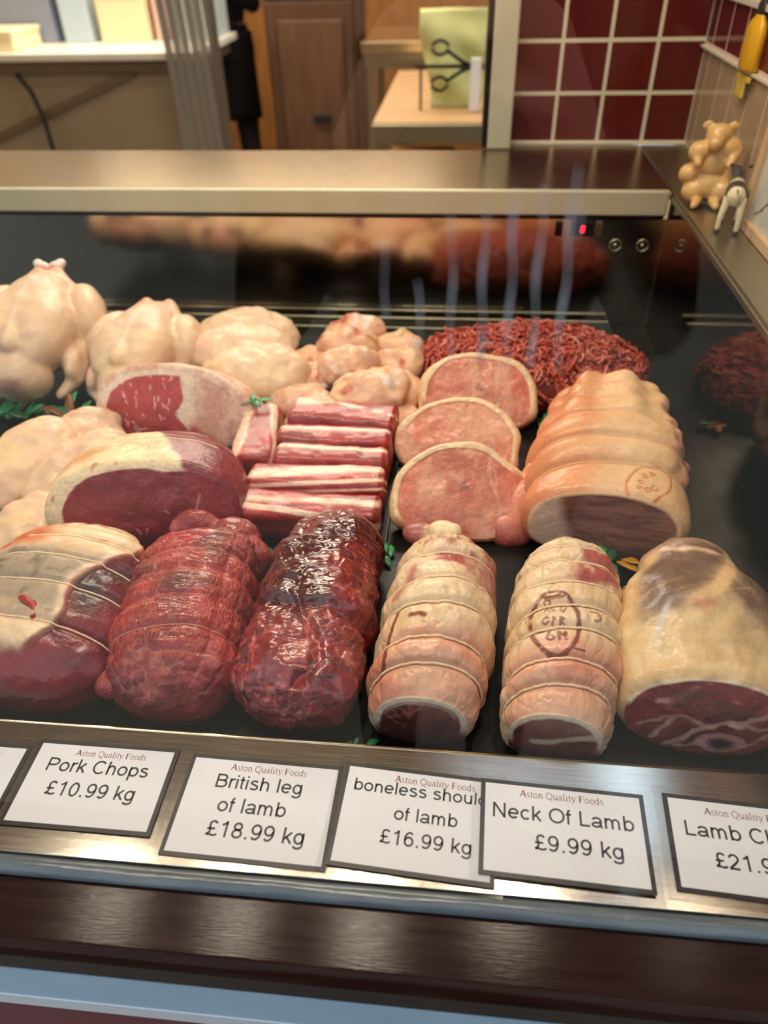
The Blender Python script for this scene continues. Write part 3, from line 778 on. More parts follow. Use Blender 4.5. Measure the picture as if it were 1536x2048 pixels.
kb = MB().ball((0, 0, 0), (.020, .016, .012)).ball((.014, -.004, .004), (.010, .011, .010)).ball((-.03, .004, -.01), (.022, .018, .012))
kme = fuse(kb, .0022, 5); P = verts_of(kme); paint(kme, mixc(np.broadcast_to(C(232, 206, 160), P.shape), C(156, 78, 70), ss(-.012, -.03, P[:, 0] + .006 * fbm(P, 80, 3, 4))), .4); kme.materials.append(MT['fat'])
kroot = [o for o in bpy.data.objects if o.name == 'rolled_lamb_joint'][0]
ko = link(bpy.data.objects.new('fat_knob', kme), kroot); ko.location = (-.004, .252, .084)
lamb_roll('rolled lamb shoulder bearing a brown oval inspection stamp', (.121, .442, DZ), rad(-5), .280,
          [(0, .052), (.10, .060), (.4, .066), (.7, .064), (1, .044)], 8,
          [(.09, .02, 1.5, -.006), (.18, .022, 1.5, -.004), (.315, .03, 1.4, -.004), (.425, .032, 1.5, 0), (.57, .03, 1.5, 0), (.70, .025, 1.6, .0), (.815, .02, 1.6, .0), (.905, .015, 1.7, .008)], True)

# ---- bone-in lamb leg at the right
def lamb_leg():
    root = thing('lamb_leg_joint', 'bone-in lamb leg with pale membrane and a cut red face, at the right end', 'lamb joint', (.262, .462, DZ), rad(-3))
    prof = lambda t: (ease(t, [(0, .086), (.26, .098), (.48, .088), (.75, .056), (1, .026)]), ease(t, [(0, .052), (.35, .070), (.75, .056), (1, .030)]), ease(t, [(0, .050), (.4, .052), (1, .040)]))
    g = loft(.292, prof, 260, 280, 44, 2.2, 2.5, (.006, .01), (.012, .18), (.07, .85), (lambda t: (ease(t, [(0, 0), (.5, .012), (1, .012)]), 0)), .22)
    n1 = fbm(g.P, 16, 3, 21); n2 = fbm(g.P, (60, 40, 60), 3, 22); nb = fbm(g.P, 60, 4, 23)
    hol = gauss(g.side + .15 + 1.5 * (g.T - .55), .35) * ss(.3, .5, g.T) * ss(.9, .7, g.T) * ss(.2, .6, g.top)
    disp(g, .005 * n1 + .0015 * n2 - .004 * hol + .0025 * nb * g.front)
    P = g.P; t, top, sd = g.T, g.top, g.side
    nz = fbm(P, 18, 4, 24); nf = fbm(P, (200, 40, 200), 4, 25)
    ang = P[..., 0] * .8 + P[..., 1] * .5
    fib = fbm(np.stack([ang * 18, (P[..., 1] - P[..., 0] * .55) * 230, P[..., 2] * 20], -1), 1, 3, 26)
    col = np.broadcast_to(C(224, 190, 138), P.shape).copy()
    col = mixc(col, C(206, 164, 110), ss(-.2, .5, nz) * .6)
    col = mixc(col, C(236, 214, 176), ss(0, .5, nb) * .3)
    ms = ss(.22, .36, t + .10 * nz - .10 * sd) * ss(.86, .78, t + .05 * nz) * ss(-.80, -.55, sd + .2 * nz)
    band1 = gauss(sd - .20 - 1.9 * (t - .48) + .12 * nz, .13) * ss(.24, .34, t)
    ms2 = ss(.12, .26, t + .08 * nz) * ss(.15, .40, sd + .15 * nz) * ss(.66, .52, t)
    m = np.clip(ms + ms2 * .8, 0, 1)
    mus = mixc(np.broadcast_to(C(104, 76, 64), P.shape), C(178, 140, 104), ss(.15, .55, fib) * .5)
    mus = mixc(mus, C(96, 66, 60), ss(.46, .62, t + .05 * nz) * .75)
    col = col + (mus - col) * (m * .92 * (1 - .85 * band1))[..., None]
    col = mixc(col, C(226, 186, 134), ss(.4, .9, band1) * .8)
    col = mixc(col, C(222, 180, 140), gauss(t - .70 + .06 * sd + .02 * nz, .016) * .9)
    end = ss(.72, .78, t)
    col = mixc(col, mixc(np.broadcast_to(C(176, 138, 106), P.shape), C(110, 78, 68), ss(0, .4, nz)), end * .9)
    rd = gauss(sd + .02 - 1.3 * (t - .34), .09) * ss(.22, .27, t) * ss(.46, .40, t)
    col = mixc(col, C(220, 116, 92), rd * ss(-.6, .3, nb + nz) * .8)
    sv = gauss(sd + .48 - .9 * (t - .22), .035) * ss(.12, .18, t) * ss(.34, .26, t)
    col = mixc(col, C(206, 204, 200), sv * .7)
    # cut face
    u, w = P[..., 0], P[..., 2]
    fz = g.CAP == 1
    face = mixc(np.broadcast_to(C(150, 62, 60), P.shape), C(98, 36, 38), ss(-.25, .45, fbm(P, (55, 30, 60), 4, 27)))
    lines = [[(-.06, .034), (-.03, .055), (.0, .048), (.03, .054), (.06, .07)], [(-.03, .055), (-.035, .035), (-.045, .02)], [(.0, .048), (-.015, .03), (-.03, .012)], [(.03, .054), (.05, .048), (.08, .05)], [(-.015, .085), (-.035, .075), (-.05, .07)], [(-.03, .012), (.0, .024), (.03, .018)], [(.03, .018), (.06, .036), (.085, .04)]]
    d = polymask(u + .006 * nz, w + .005 * nb, lines, 0)
    face = mixc(face, C(222, 168, 150), ss(.0045, .001, d) * .75)
    eye = np.hypot((u + .010) / .032, (w - .074) / .015)
    face = mixc(face, C(112, 50, 46), ss(1.1, .8, eye) * .8)
    bone = np.hypot((u - .018) / .021, (w - .026) / .013)
    face = mixc(face, C(214, 150, 140), ss(1.25, 1.0, bone) * .85); face = mixc(face, C(140, 90, 100), ss(.75, .6, bone)); face = mixc(face, C(50, 26, 30), ss(.55, .35, bone))
    face = mixc(face, C(236, 214, 186), ss(.955, .985, g.RR) * ss(.0, .3, g.top))
    col = np.where(fz[..., None], face, col)
    rough = .46 - .16 * fz - .08 * m
    gmesh('joint', g, col, rough, MT['fat'], root)
    N = gnorm(g); hr = MB()
    rr_ = np.random.default_rng(3)
    for k in range(8):
        j = int(g.nt * rr_.uniform(.70, .75)); i = g.nc + int(g.ny * rr_.uniform(.46, .56))
        p = g.P[i, j]; q = [p + N[i, j] * .0006 + np.array([-.010, -.010, .003]) * s * rr_.uniform(.9, 1.1) + np.array([0, -.010, -.012]) * s * s * (.6 + .1 * k) for s in np.linspace(0, 1, 8)]
        hr.tube(q, .00026, 5)
    hr.build('sinew', MT['twine'], root, True)
lamb_leg()

# ---- beef roasts at the front
def red_roast():
    root = thing('rolled_beef_joint', 'bright red lean rolled beef joint, left of the dark wet beef', 'beef joint', (-.288, .452, DZ), rad(5))
    prof = lambda t: (ease(t, [(0, .064), (.2, .078), (.5, .079), (.8, .074), (1, .055)]), ease(t, [(0, .050), (.25, .066), (.7, .066), (1, .045)]), ease(t, [(0, .040), (.5, .05), (1, .04)]))
    g = loft(.262, prof, 260, 260, 24, 2.3, 2.6, (.014, .012), (.03, .45), (.05, .75))
    cs = [string_curve(g, a, .02, 1.4, 0) for a in (.20, .36, .52, .66, .80, .92)]
    n1 = fbm(g.P, 18, 4, 31); n2 = fbm(g.P, (40, 90, 40), 4, 32); n3 = fbm(g.P, (30, 220, 30), 3, 33)
    strand = sum(-.0010 * gauss(((g.TH + .12 * fbm(g.P, 20, 2, 35)) - a), .05) for a in (.5, .95, 1.45, 1.95, 2.45))
    disp(g, .007 * n1 + .0020 * n2 + .0010 * n3 + groove(g, cs, .0036, .005) + groove(g, cs, .0024, .014) + strand * g.body)
    P = g.P; nz = fbm(P, 20, 4, 36); nb = fbm(P, (50, 140, 50), 4, 37); nf = fbm(P, (60, 400, 60), 3, 38)
    col = mixc(np.broadcast_to(C(168, 48, 44), P.shape), C(122, 32, 34), ss(-.3, .4, nz))
    col = mixc(col, C(196, 84, 68), ss(.15, .5, nb) * .45)
    col = mixc(col, C(88, 44, 38), gauss(g.TH - 1.35 - .2 * nz, .30) * ss(.35, .45, g.T + .08 * nz) * ss(.98, .85, g.T) * ss(-.3, .2, nz + .2) * .8)
    mem = gauss(ridge(P, 34, 3, 39) - 1, .09)
    col = mixc(col, C(214, 132, 108), mem * .40)
    col = mixc(col, C(206, 104, 88), ss(.3, .55, nf) * .35)
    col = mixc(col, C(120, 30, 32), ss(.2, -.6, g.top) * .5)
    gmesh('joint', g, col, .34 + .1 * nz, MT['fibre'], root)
    add_strings(g, cs[:1] + cs[3:4], .0006, MT['twine_pink'], root, lift=-.2)
    # loose end flap at the back
    fl = MB().ball((.030, .255, .05), (.038, .026, .030)).ball((-.02, .262, .06), (.035, .022, .030)).ball((.055, .225, .04), (.025, .03, .03))
    me = fuse(fl, .003, 5); V = verts_of(me); n = fbm(V, 40, 4, 40); set_verts(me, V + norms_of(me) * (.0055 * n)[:, None])
    paint(me, mixc(np.broadcast_to(C(150, 44, 44), V.shape), C(196, 100, 88), ss(.1, .5, fbm(V, 60, 4, 41)) * .6), .35); me.materials.append(MT['fibre'])
    link(bpy.data.objects.new('end_flap', me), root)
    fl = MB().ball((-.064, .03, .044), (.022, .022, .018)).ball((-.078, .035, .042), (.014, .012, .010))
    me = fuse(fl, .0025, 4); V = verts_of(me); paint(me, mixc(np.broadcast_to(C(164, 56, 52), V.shape), C(214, 130, 112), ss(-.085, -.095, V[:, 0])), .35); me.materials.append(MT['fibre'])
    link(bpy.data.objects.new('side_flap', me), root)
red_roast()
def dark_roast():
    root = thing('dark_beef_joint', 'dark glistening wet beef joint between the red beef and the lamb rolls', 'beef joint', (-.155, .452, DZ), rad(-2))
    prof = lambda t: (ease(t, [(0, .066), (.2, .072), (.55, .070), (.85, .066), (1, .052)]), ease(t, [(0, .052), (.3, .062), (.62, .060), (.75, .056), (1, .05)]), ease(t, [(0, .042), (.5, .05), (1, .044)]))
    g = loft(.300, prof, 280, 260, 26, 2.2, 2.6, (.012, .012), (.03, .45), (.05, .7))
    n1 = fbm(g.P, 17, 4, 51); n2 = fbm(g.P, 55, 4, 52); n3 = fbm(g.P, (40, 160, 40), 4, 53); rg = ridge(g.P, (26, 38, 26), 3, 54)
    cs = [string_curve(g, a, .03, 1.2 + k, 0) for k, a in enumerate((.30, .46, .62, .74))]
    crack = -.007 * gauss(g.P[..., 0] - .004 - .020 * np.sin(g.T * 11) - .016 * n1, .0055) * ss(.46, .36, g.T) - .006 * gauss(g.T - .34 - .05 * n1, .02) * ss(.0, .4, g.top)
    disp(g, .0095 * n1 + .0040 * n2 + .0006 * n3 - .0016 * ss(.75, 1, rg) + groove(g, cs, .003, .009) + crack * g.body)
    P = g.P; nz = fbm(P, 22, 4, 55); nb = fbm(P, 75, 4, 56)
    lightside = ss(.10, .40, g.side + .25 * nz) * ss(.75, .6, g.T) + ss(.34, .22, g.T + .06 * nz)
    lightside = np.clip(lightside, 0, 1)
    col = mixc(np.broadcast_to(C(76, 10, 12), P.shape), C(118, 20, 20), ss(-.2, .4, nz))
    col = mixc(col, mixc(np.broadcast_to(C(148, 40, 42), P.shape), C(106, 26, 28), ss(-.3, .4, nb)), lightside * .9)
    mem = gauss(ridge(P, 30, 3, 57) - 1, .08) * lightside
    col = mixc(col, C(216, 110, 98), mem * .55)
    fatb = gauss(P[..., 0] - .012 - .008 * nz, .006) * ss(.1, .16, g.T) * ss(.32, .26, g.T) * ss(.1, .5, g.top) * ss(-.2, .3, nb + .15)
    col = mixc(col, C(222, 130, 110), fatb)
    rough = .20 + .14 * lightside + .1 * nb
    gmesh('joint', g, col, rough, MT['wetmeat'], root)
dark_roast()
def tied_left():
    root = thing('tied_beef_joint', 'tied beef joint with stained cream fat cover at the left edge', 'beef joint', (-.462, .452, DZ), rad(-3))
    prof = lambda t: (ease(t, [(0, .098), (.3, .112), (.75, .104), (1, .080)]), ease(t, [(0, .046), (.3, .060), (.75, .060), (1, .048)]), ease(t, [(0, .045), (.5, .054), (1, .05)]))
    g = loft(.232, prof, 220, 280, 24, 2.2, 2.6, (.012, .012), (.035, .5), (.04, .6))
    cs = [string_curve(g, a, .02, 1.2, d) for a, d in ((.22, -.035), (.44, -.03), (.62, -.03), (.77, -.03), (.90, -.02))]
    n1 = fbm(g.P, 16, 4, 61); n2 = fbm(g.P, 60, 3, 62)
    sdn = g.side + .05 * n1
    edge = .42 + .10 * np.sin(g.T * 7 + 1) * ss(.7, .4, g.T) + .42 * ss(.42, .95, g.T) - .30 * ss(.30, .08, g.T)
    cover = ss(edge + .03, edge - .03, sdn + .05 * fbm(g.P, 40, 3, 63)) * ss(.06, .12, g.T + .02 * n2) * ss(-.55, -.25, g.top)
    disp(g, (.004 * n1 + .0012 * n2) + groove(g, cs, .0035, .004) + groove(g, cs, .002, .012) + .0045 * cover)
    P = g.P; nz = fbm(P, 20, 4, 64); nb = fbm(P, 90, 4, 65); nc_ = fbm(P, (30, 60, 30), 4, 66)
    meatc = mixc(np.broadcast_to(C(132, 32, 38), P.shape), C(86, 20, 26), ss(-.3, .4, nz))
    meatc = mixc(meatc, C(40, 24, 26), gauss(sdn - edge - .16, .14) * ss(.25, .35, g.T) * ss(.72, .6, g.T) * .8)
    grey = mixc(np.broadcast_to(C(158, 140, 116), P.shape), C(108, 92, 76), ss(0, .45, nb) * .8)
    creamc = mixc(np.broadcast_to(C(230, 200, 160), P.shape), C(206, 160, 112), ss(-.2, .4, nz) * .6)
    cov = creamc + (grey - creamc) * (ss(.72, .60, g.T + .04 * nz) * ss(.2, .34, g.T + .05 * nc_))[..., None]
    cov = mixc(cov, C(204, 92, 34), ss(.66, .72, g.T) * ss(.92, .86, g.T) * ss(-.05, -.4, sdn + .2 * nz) * .85)
    cov = mixc(cov, C(176, 54, 40), ss(.34, .50, nc_) * ss(.55, .65, g.T) * .7)
    cov = mixc(cov, C(236, 206, 170), gauss(sdn - edge + .06, .05) * .6)
    cov = mixc(cov, C(188, 70, 56), gauss(sdn - edge + .015, .022) * .6)
    col = meatc + (cov - meatc) * cover[..., None]
    gmesh('joint', g, col, .30 + .16 * cover, MT['fat'], root)
    add_strings(g, cs, .0011, MT['twine'], root)
    kn = MB().tube([(-.005, .075, .112), (.004, .070, .118), (.016, .066, .112), (.022, .058, .106), (.020, .052, .108)], [.002, .004, .005, .004, .002], 8)
    kn.build('red_scrap', plain('red_scrap', (170, 40, 36), .4, 0, .2, 90), root, True)
tied_left()

# ---- second row: topside, sirloin
def topside():
    root = thing('beef_topside_joint', 'large beef topside with yellow fat cap and smooth red cut face', 'beef joint', (-.405, .712, DZ), rad(9))
    prof = lambda t: (ease(t, [(0, .130), (.3, .136), (1, .10)]), ease(t, [(0, .078), (.4, .076), (1, .05)]), ease(t, [(0, .058), (1, .056)]))
    g = loft(.185, prof, 170, 280, 50, 2.3, 2.5, (.010, .012), (.010, .15), (.05, .7), (lambda t: (0, 0)), .32)
    n1 = fbm(g.P, 14, 3, 71); n2 = fbm(g.P, 60, 3, 72)
    cs = [string_curve(g, a, .02, 1.4, 0) for a in (.42, .66)]
    disp(g, .005 * n1 + .001 * n2 + groove(g, cs, .003, .004) * ss(.0, .3, g.top))
    P = g.P; nz = fbm(P, 18, 4, 73); nb = fbm(P, 70, 4, 74)
    u, w = P[..., 0], P[..., 2]
    fatm = ss(.42, .34, u / .13 + .10 * nz + .55 * (g.T - .15)) * ss(-.25, .05, g.top)
    meatc = mixc(np.broadcast_to(C(150, 46, 50), P.shape), C(112, 30, 36), ss(-.3, .4, nz))
    fatc = mixc(np.broadcast_to(C(236, 210, 164), P.shape), C(210, 150, 92), ss(-.1, .4, fbm(P, (14, 50, 14), 4, 75)) * ss(.08, .3, g.T) * .9)
    col = meatc + (fatc - meatc) * fatm[..., None]
    col = mixc(col, C(196, 84, 64), ss(.40, .55, nb) * fatm * .6)
    sil = ss(.75, .95, g.T) * ss(-.2, .2, nz)
    col = mixc(col, C(120, 92, 96), sil * .7)
    # cut face with a fat rim
    fz = g.CAP == 1
    face = mixc(np.broadcast_to(C(148, 44, 50), P.shape), C(128, 36, 44), ss(-.2, .4, nz))
    flank = ss(.055, .075, u + .006 * nz); face = mixc(face, C(158, 60, 62), flank * .6)
    dx = polymask(u + .003 * nb, w + .003 * nz, [[(-.01, .05), (-.006, .042)], [(.004, .05), (0, .040)], [(.05, .048), (.085, .052)], [(.06, .07), (.066, .05)], [(.078, .09), (.07, .07)], [(.05, .03), (.054, .02)], [(.03, .075), (.036, .07)]], 0)
    face = mixc(face, C(222, 150, 138), ss(.0016, .0006, dx) * .8)
    rimw = .045 + .05 * gauss(u - .035, .016) + .10 * gauss(u + .13, .045)
    rim = ss(1 - rimw - .012, 1 - rimw + .012, g.RR + .012 * nb) * ss(.068, .052, u + .004 * nb) * ss(-.45, -.2, g.top)
    face = mixc(face, C(240, 216, 178), rim)
    col = np.where(fz[..., None], face, col)
    gmesh('joint', g, col, .36 + .06 * fatm - .04 * fz, MT['meat'], root)
    add_strings(g, cs, .0014, MT['twine'], root, arc=(.75, 2.7))
topside()
def sirloin():
    root = thing('beef_sirloin_joint', 'beef sirloin with marbled red face and pale fat, resting behind the topside', 'beef joint', (-.462, .975, DZ), rad(-8))
    prof = lambda t: (ease(t, [(0, .142), (.4, .140), (1, .11)]), ease(t, [(0, .078), (1, .06)]), ease(t, [(0, .052), (1, .05)]))
    g = loft(.100, prof, 120, 300, 70, 2.2, 2.4, (.004, .01), (.012, .2), (.04, .75), (lambda t: (ease(t, [(0, -.0), (1, .02)]), 0)), .40)
    n1 = fbm(g.P, 16, 3, 81); n2 = fbm(g.P, (60, 20, 60), 3, 82)
    disp(g, .004 * n1 + .0014 * n2 * g.body)
    P = g.P; nz = fbm(P, 20, 4, 83); nb = fbm(P, 70, 4, 84); u, w = P[..., 0], P[..., 2]
    col = mixc(np.broadcast_to(C(232, 200, 170), P.shape), C(212, 156, 130), ss(-.2, .4, fbm(P, (50, 14, 50), 4, 85)) * .8)
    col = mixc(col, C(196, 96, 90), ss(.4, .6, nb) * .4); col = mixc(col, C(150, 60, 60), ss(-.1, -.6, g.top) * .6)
    fz = g.CAP == 1
    face = mixc(np.broadcast_to(C(190, 70, 68), P.shape), C(168, 54, 56), ss(-.2, .4, nz))
    cs = MB()
    rs = np.random.default_rng(4); st = []
    for k in range(34):
        x, z = rs.uniform(-.125, .005), rs.uniform(.015, .115); a = rs.uniform(.9, 2.3); l = rs.uniform(.002, .009)
        st.append([(x, z), (x + l * math.cos(a), z + l * math.sin(a))])
    st += [[(-.062, .012), (-.056, .03), (-.068, .042)], [(-.056, .03), (-.044, .034)]]
    d = polymask(u + .004 * nb, w + .003 * nz, st, 0)
    face = mixc(face, C(238, 190, 176), ss(.0016, .0005, d) * .85)
    fe = u + .012 * nb + .010 * nz - .03 * ss(.06, .02, w)
    fatm = np.maximum(ss(.012, .020, fe), ss(.90, .93, g.RR + .03 * nb) * ss(-.2, .2, g.top))
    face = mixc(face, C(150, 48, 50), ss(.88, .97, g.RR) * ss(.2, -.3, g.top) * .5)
    face = mixc(face, C(242, 214, 184), fatm)
    face = mixc(face, mixc(np.broadcast_to(C(226, 180, 152), P.shape), C(204, 140, 116), ss(-.2, .4, fbm(P, (40, 14, 24), 4, 86))), fatm * ss(.03, .055, u + .008 * nz) * .9)
    face = mixc(face, C(184, 66, 66), np.clip(gauss(u - .042, .010) * gauss(w - .03, .016) * 1.6, 0, 1))
    col = np.where(fz[..., None], face, col)
    gmesh('joint', g, col, .38, MT['meat'], root)
sirloin()

# ---- short ribs
def rib(label, loc, rz, L, a, h, seed, bands, tilt=(0, 0), mtn='meat'):
    prof = lambda t: (a * (1 + .06 * np.sin(t * 5 + seed)), h * .55 * np.ones_like(t), h * .45 * np.ones_like(t))
    g = loft(L, prof, 110, 140, 14, 4.2, 4.2, (.003, .003), (.008, .3), (.008, .3))
    n1 = fbm(g.P, 22, 3, seed); n2 = fbm(g.P, (50, 16, 50), 3, seed + 1)
    disp(g, .0035 * n1 + .0014 * n2)
    P = g.P; nz = fbm(P, (20, 9, 20), 4, seed + 2); nb = fbm(P, (90, 25, 90), 4, seed + 3)
    col = mixc(np.broadcast_to(C(174, 46, 42), P.shape), C(134, 32, 32), ss(-.3, .4, nb))
    # bands run along the rib on the front and the top
    q = P[..., 2] / h - P[..., 0] / a * .45
    for c, wd, sl in bands:
        m = ss(wd, wd * .6, np.abs(q - c - sl * (g.T - .5) - .10 * nz))
        col = mixc(col, C(242, 210, 180), m * .92)
        col = mixc(col, C(214, 96, 84), gauss(np.abs(q - c - sl * (g.T - .5) - .10 * nz) - wd, .02) * .4)
    col = mixc(col, C(196, 84, 74), ss(.25, .5, fbm(P, (140, 20, 140), 3, seed + 4)) * .3)
    o = gmesh('beef_short_rib', g, col, .36, MT[mtn])
    o.location = loc; o.rotation_euler = (tilt[0], tilt[1], rz)
    tag(o, label, 'beef rib', 'short ribs in an overlapping stack')
R90 = rad(-90)
rib('front beef short rib, longest, at the foot of the stack by the dark wet beef', (-.302, .788, DZ + .004), R90 - .03, .205, .030, .056, 101, [(.98, .13, .0), (.55, .11, -.5)])
rib('beef short rib with a thick slanting fat band, second from the foot of the stack', (-.288, .838, DZ + .008), R90 + .02, .192, .029, .060, 111, [(1.05, .20, .35), (.60, .08, .3), (.35, .05, .2)])
rib('beef short rib with one thin white line, third from the foot of the stack', (-.262, .892, DZ + .006), R90, .166, .026, .064, 121, [(1.12, .09, 0)])
rib('beef short rib with a white top line, fourth from the foot of the stack', (-.268, .943, DZ + .004), R90 - .02, .172, .026, .068, 131, [(1.12, .09, .05)])
rib('wide beef short rib slab at the back of the stack by the chicken thighs', (-.260, 1.008, DZ + .002), R90 - .10, .170, .036, .076, 141, [(1.15, .05, -.5), (1.42, .22, .5)])
rib('upright-lying beef short rib set crosswise at the left of the stack', (-.296, .868, DZ + .002), rad(6), .155, .034, .070, 151, [(.55, .16, .4), (1.30, .16, 0)])

# ---- pork leg steaks
def steak(label, loc, tilt, rz, w, h, th, seed, rimside, mood):
    prof = lambda t: (w * np.ones_like(t), h * .58 * np.ones_like(t), h * .42 * np.ones_like(t))
    g = loft(th, prof, 26, 240, 70, 2.1, 2.6, (.003, .003), (.008, .12), (.008, .3))
    n1 = fbm(g.P, 16, 3, seed); n2 = fbm(g.P, 50, 4, seed + 1)
    shape = .016 * fbm(np.stack([g.side * 1.3, g.top * 1.3, 0 * g.top], -1), 1, 2, seed + 6)
    disp(g, .003 * n1 + .0024 * n2 * (g.front * .8 + .3))
    g.P[..., 0] *= 1 + shape * 6 * g.RR; g.P[..., 2] = (g.P[..., 2] - h * .42) * (1 + shape * 5 * g.RR) + h * .42
    P = g.P; nz = fbm(P, (22, 22, 22), 4, seed + 2); nb = fbm(P, (110, 60, 36), 4, seed + 3); u, v = P[..., 0] / w, (P[..., 2] - h * .42) / h
    col = mixc(np.broadcast_to(C(226, 146, 112), P.shape), C(198, 104, 76), ss(-.3, .4, nz) * .8)
    col = mixc(col, C(232, 172, 138), ss(.0, .5, nb) * .5)
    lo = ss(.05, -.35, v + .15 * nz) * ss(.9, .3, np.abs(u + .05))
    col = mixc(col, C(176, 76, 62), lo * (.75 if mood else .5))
    col = mixc(col, C(214, 96, 64), gauss(np.abs(u) - .72, .16) * ss(-.3, .2, v) * .6)
    sm = [[(.45, -.5), (.55, .0), (.42, .5)], [(-.4, .15), (-.1, .3), (.1, .22)], [(.62, -.4), (.74, .0)]]
    d = polymask(u + .12 * nz, v + .08 * nz, sm, 0)
    col = mixc(col, C(236, 190, 162), ss(.035, .01, d) * .40)
    col = mixc(col, C(236, 178, 140), ss(.05, .45, fbm(P, (16, 16, 16), 3, seed + 7)) * .7); col = mixc(col, C(206, 92, 66), ss(.1, .5, fbm(P, (34, 34, 20), 4, seed + 8)) * .45)
    pit = np.hypot((u - .04) / .10, (v - .12) / .07); col = mixc(col, C(120, 58, 44), ss(1, .4, pit) * (.6 if mood != 1 else .2))
    rm = ss(.915, .94, g.RR + .03 * nz) * ss(-.15, .25, g.top * rimside[1] + g.side * rimside[0] + .25 * nz + rimside[2])
    fatc = C(244, 208, 160)
    col = mixc(col, fatc, rm * (g.CAP == 1) + (g.CAP != 1) * .85 * ss(-.9, -.4, g.top + .3 * nz))
    g.P[..., 1] -= 0.002 * rm
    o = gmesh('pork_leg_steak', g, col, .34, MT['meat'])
    o.location = loc; o.rotation_euler = (tilt, 0, rz)
    tag(o, label, 'pork steak', 'pork leg steaks leaning in a row')
steak('rearmost pork leg steak with a full white rind, below the mince', (.040, 1.052, DZ + .006), rad(-46), rad(4), .104, .142, .026, 201, (.2, 1, .30), 0)
steak('middle pork leg steak with a pale rind on its upper right', (.006, .905, DZ + .008), rad(-48), rad(-4), .096, .140, .030, 211, (.35, 1, .1), 1)
steak('front pork leg steak with a dark red centre, behind the rolled lamb', (.014, .772, DZ + .006), rad(-48), rad(2), .100, .146, .032, 221, (-.6, 1, .05), 2)
fl = MB().ball((0, 0, 0), (.026, .020, .042)).ball((-.012, -.002, -.024), (.022, .018, .022)).ball((.006, .006, .028), (.020, .018, .034))
me = fuse(fl, .003, 6); V = verts_of(me); paint(me, mixc(np.broadcast_to(C(222, 138, 104), V.shape), C(176, 90, 80), ss(-.01, -.04, V[:, 2] + .012 * fbm(V, 50, 3, 3))), .34); me.materials.append(MT['meat'])
fo = link(bpy.data.objects.new('side_lobe', me), [o for o in bpy.data.objects if o.get('label', '').startswith('front pork')][0]); fo.location = (.088, .012, .050); fo.rotation_euler = (0, rad(14), 0); fo.scale = (1.2, .9, 1.3)

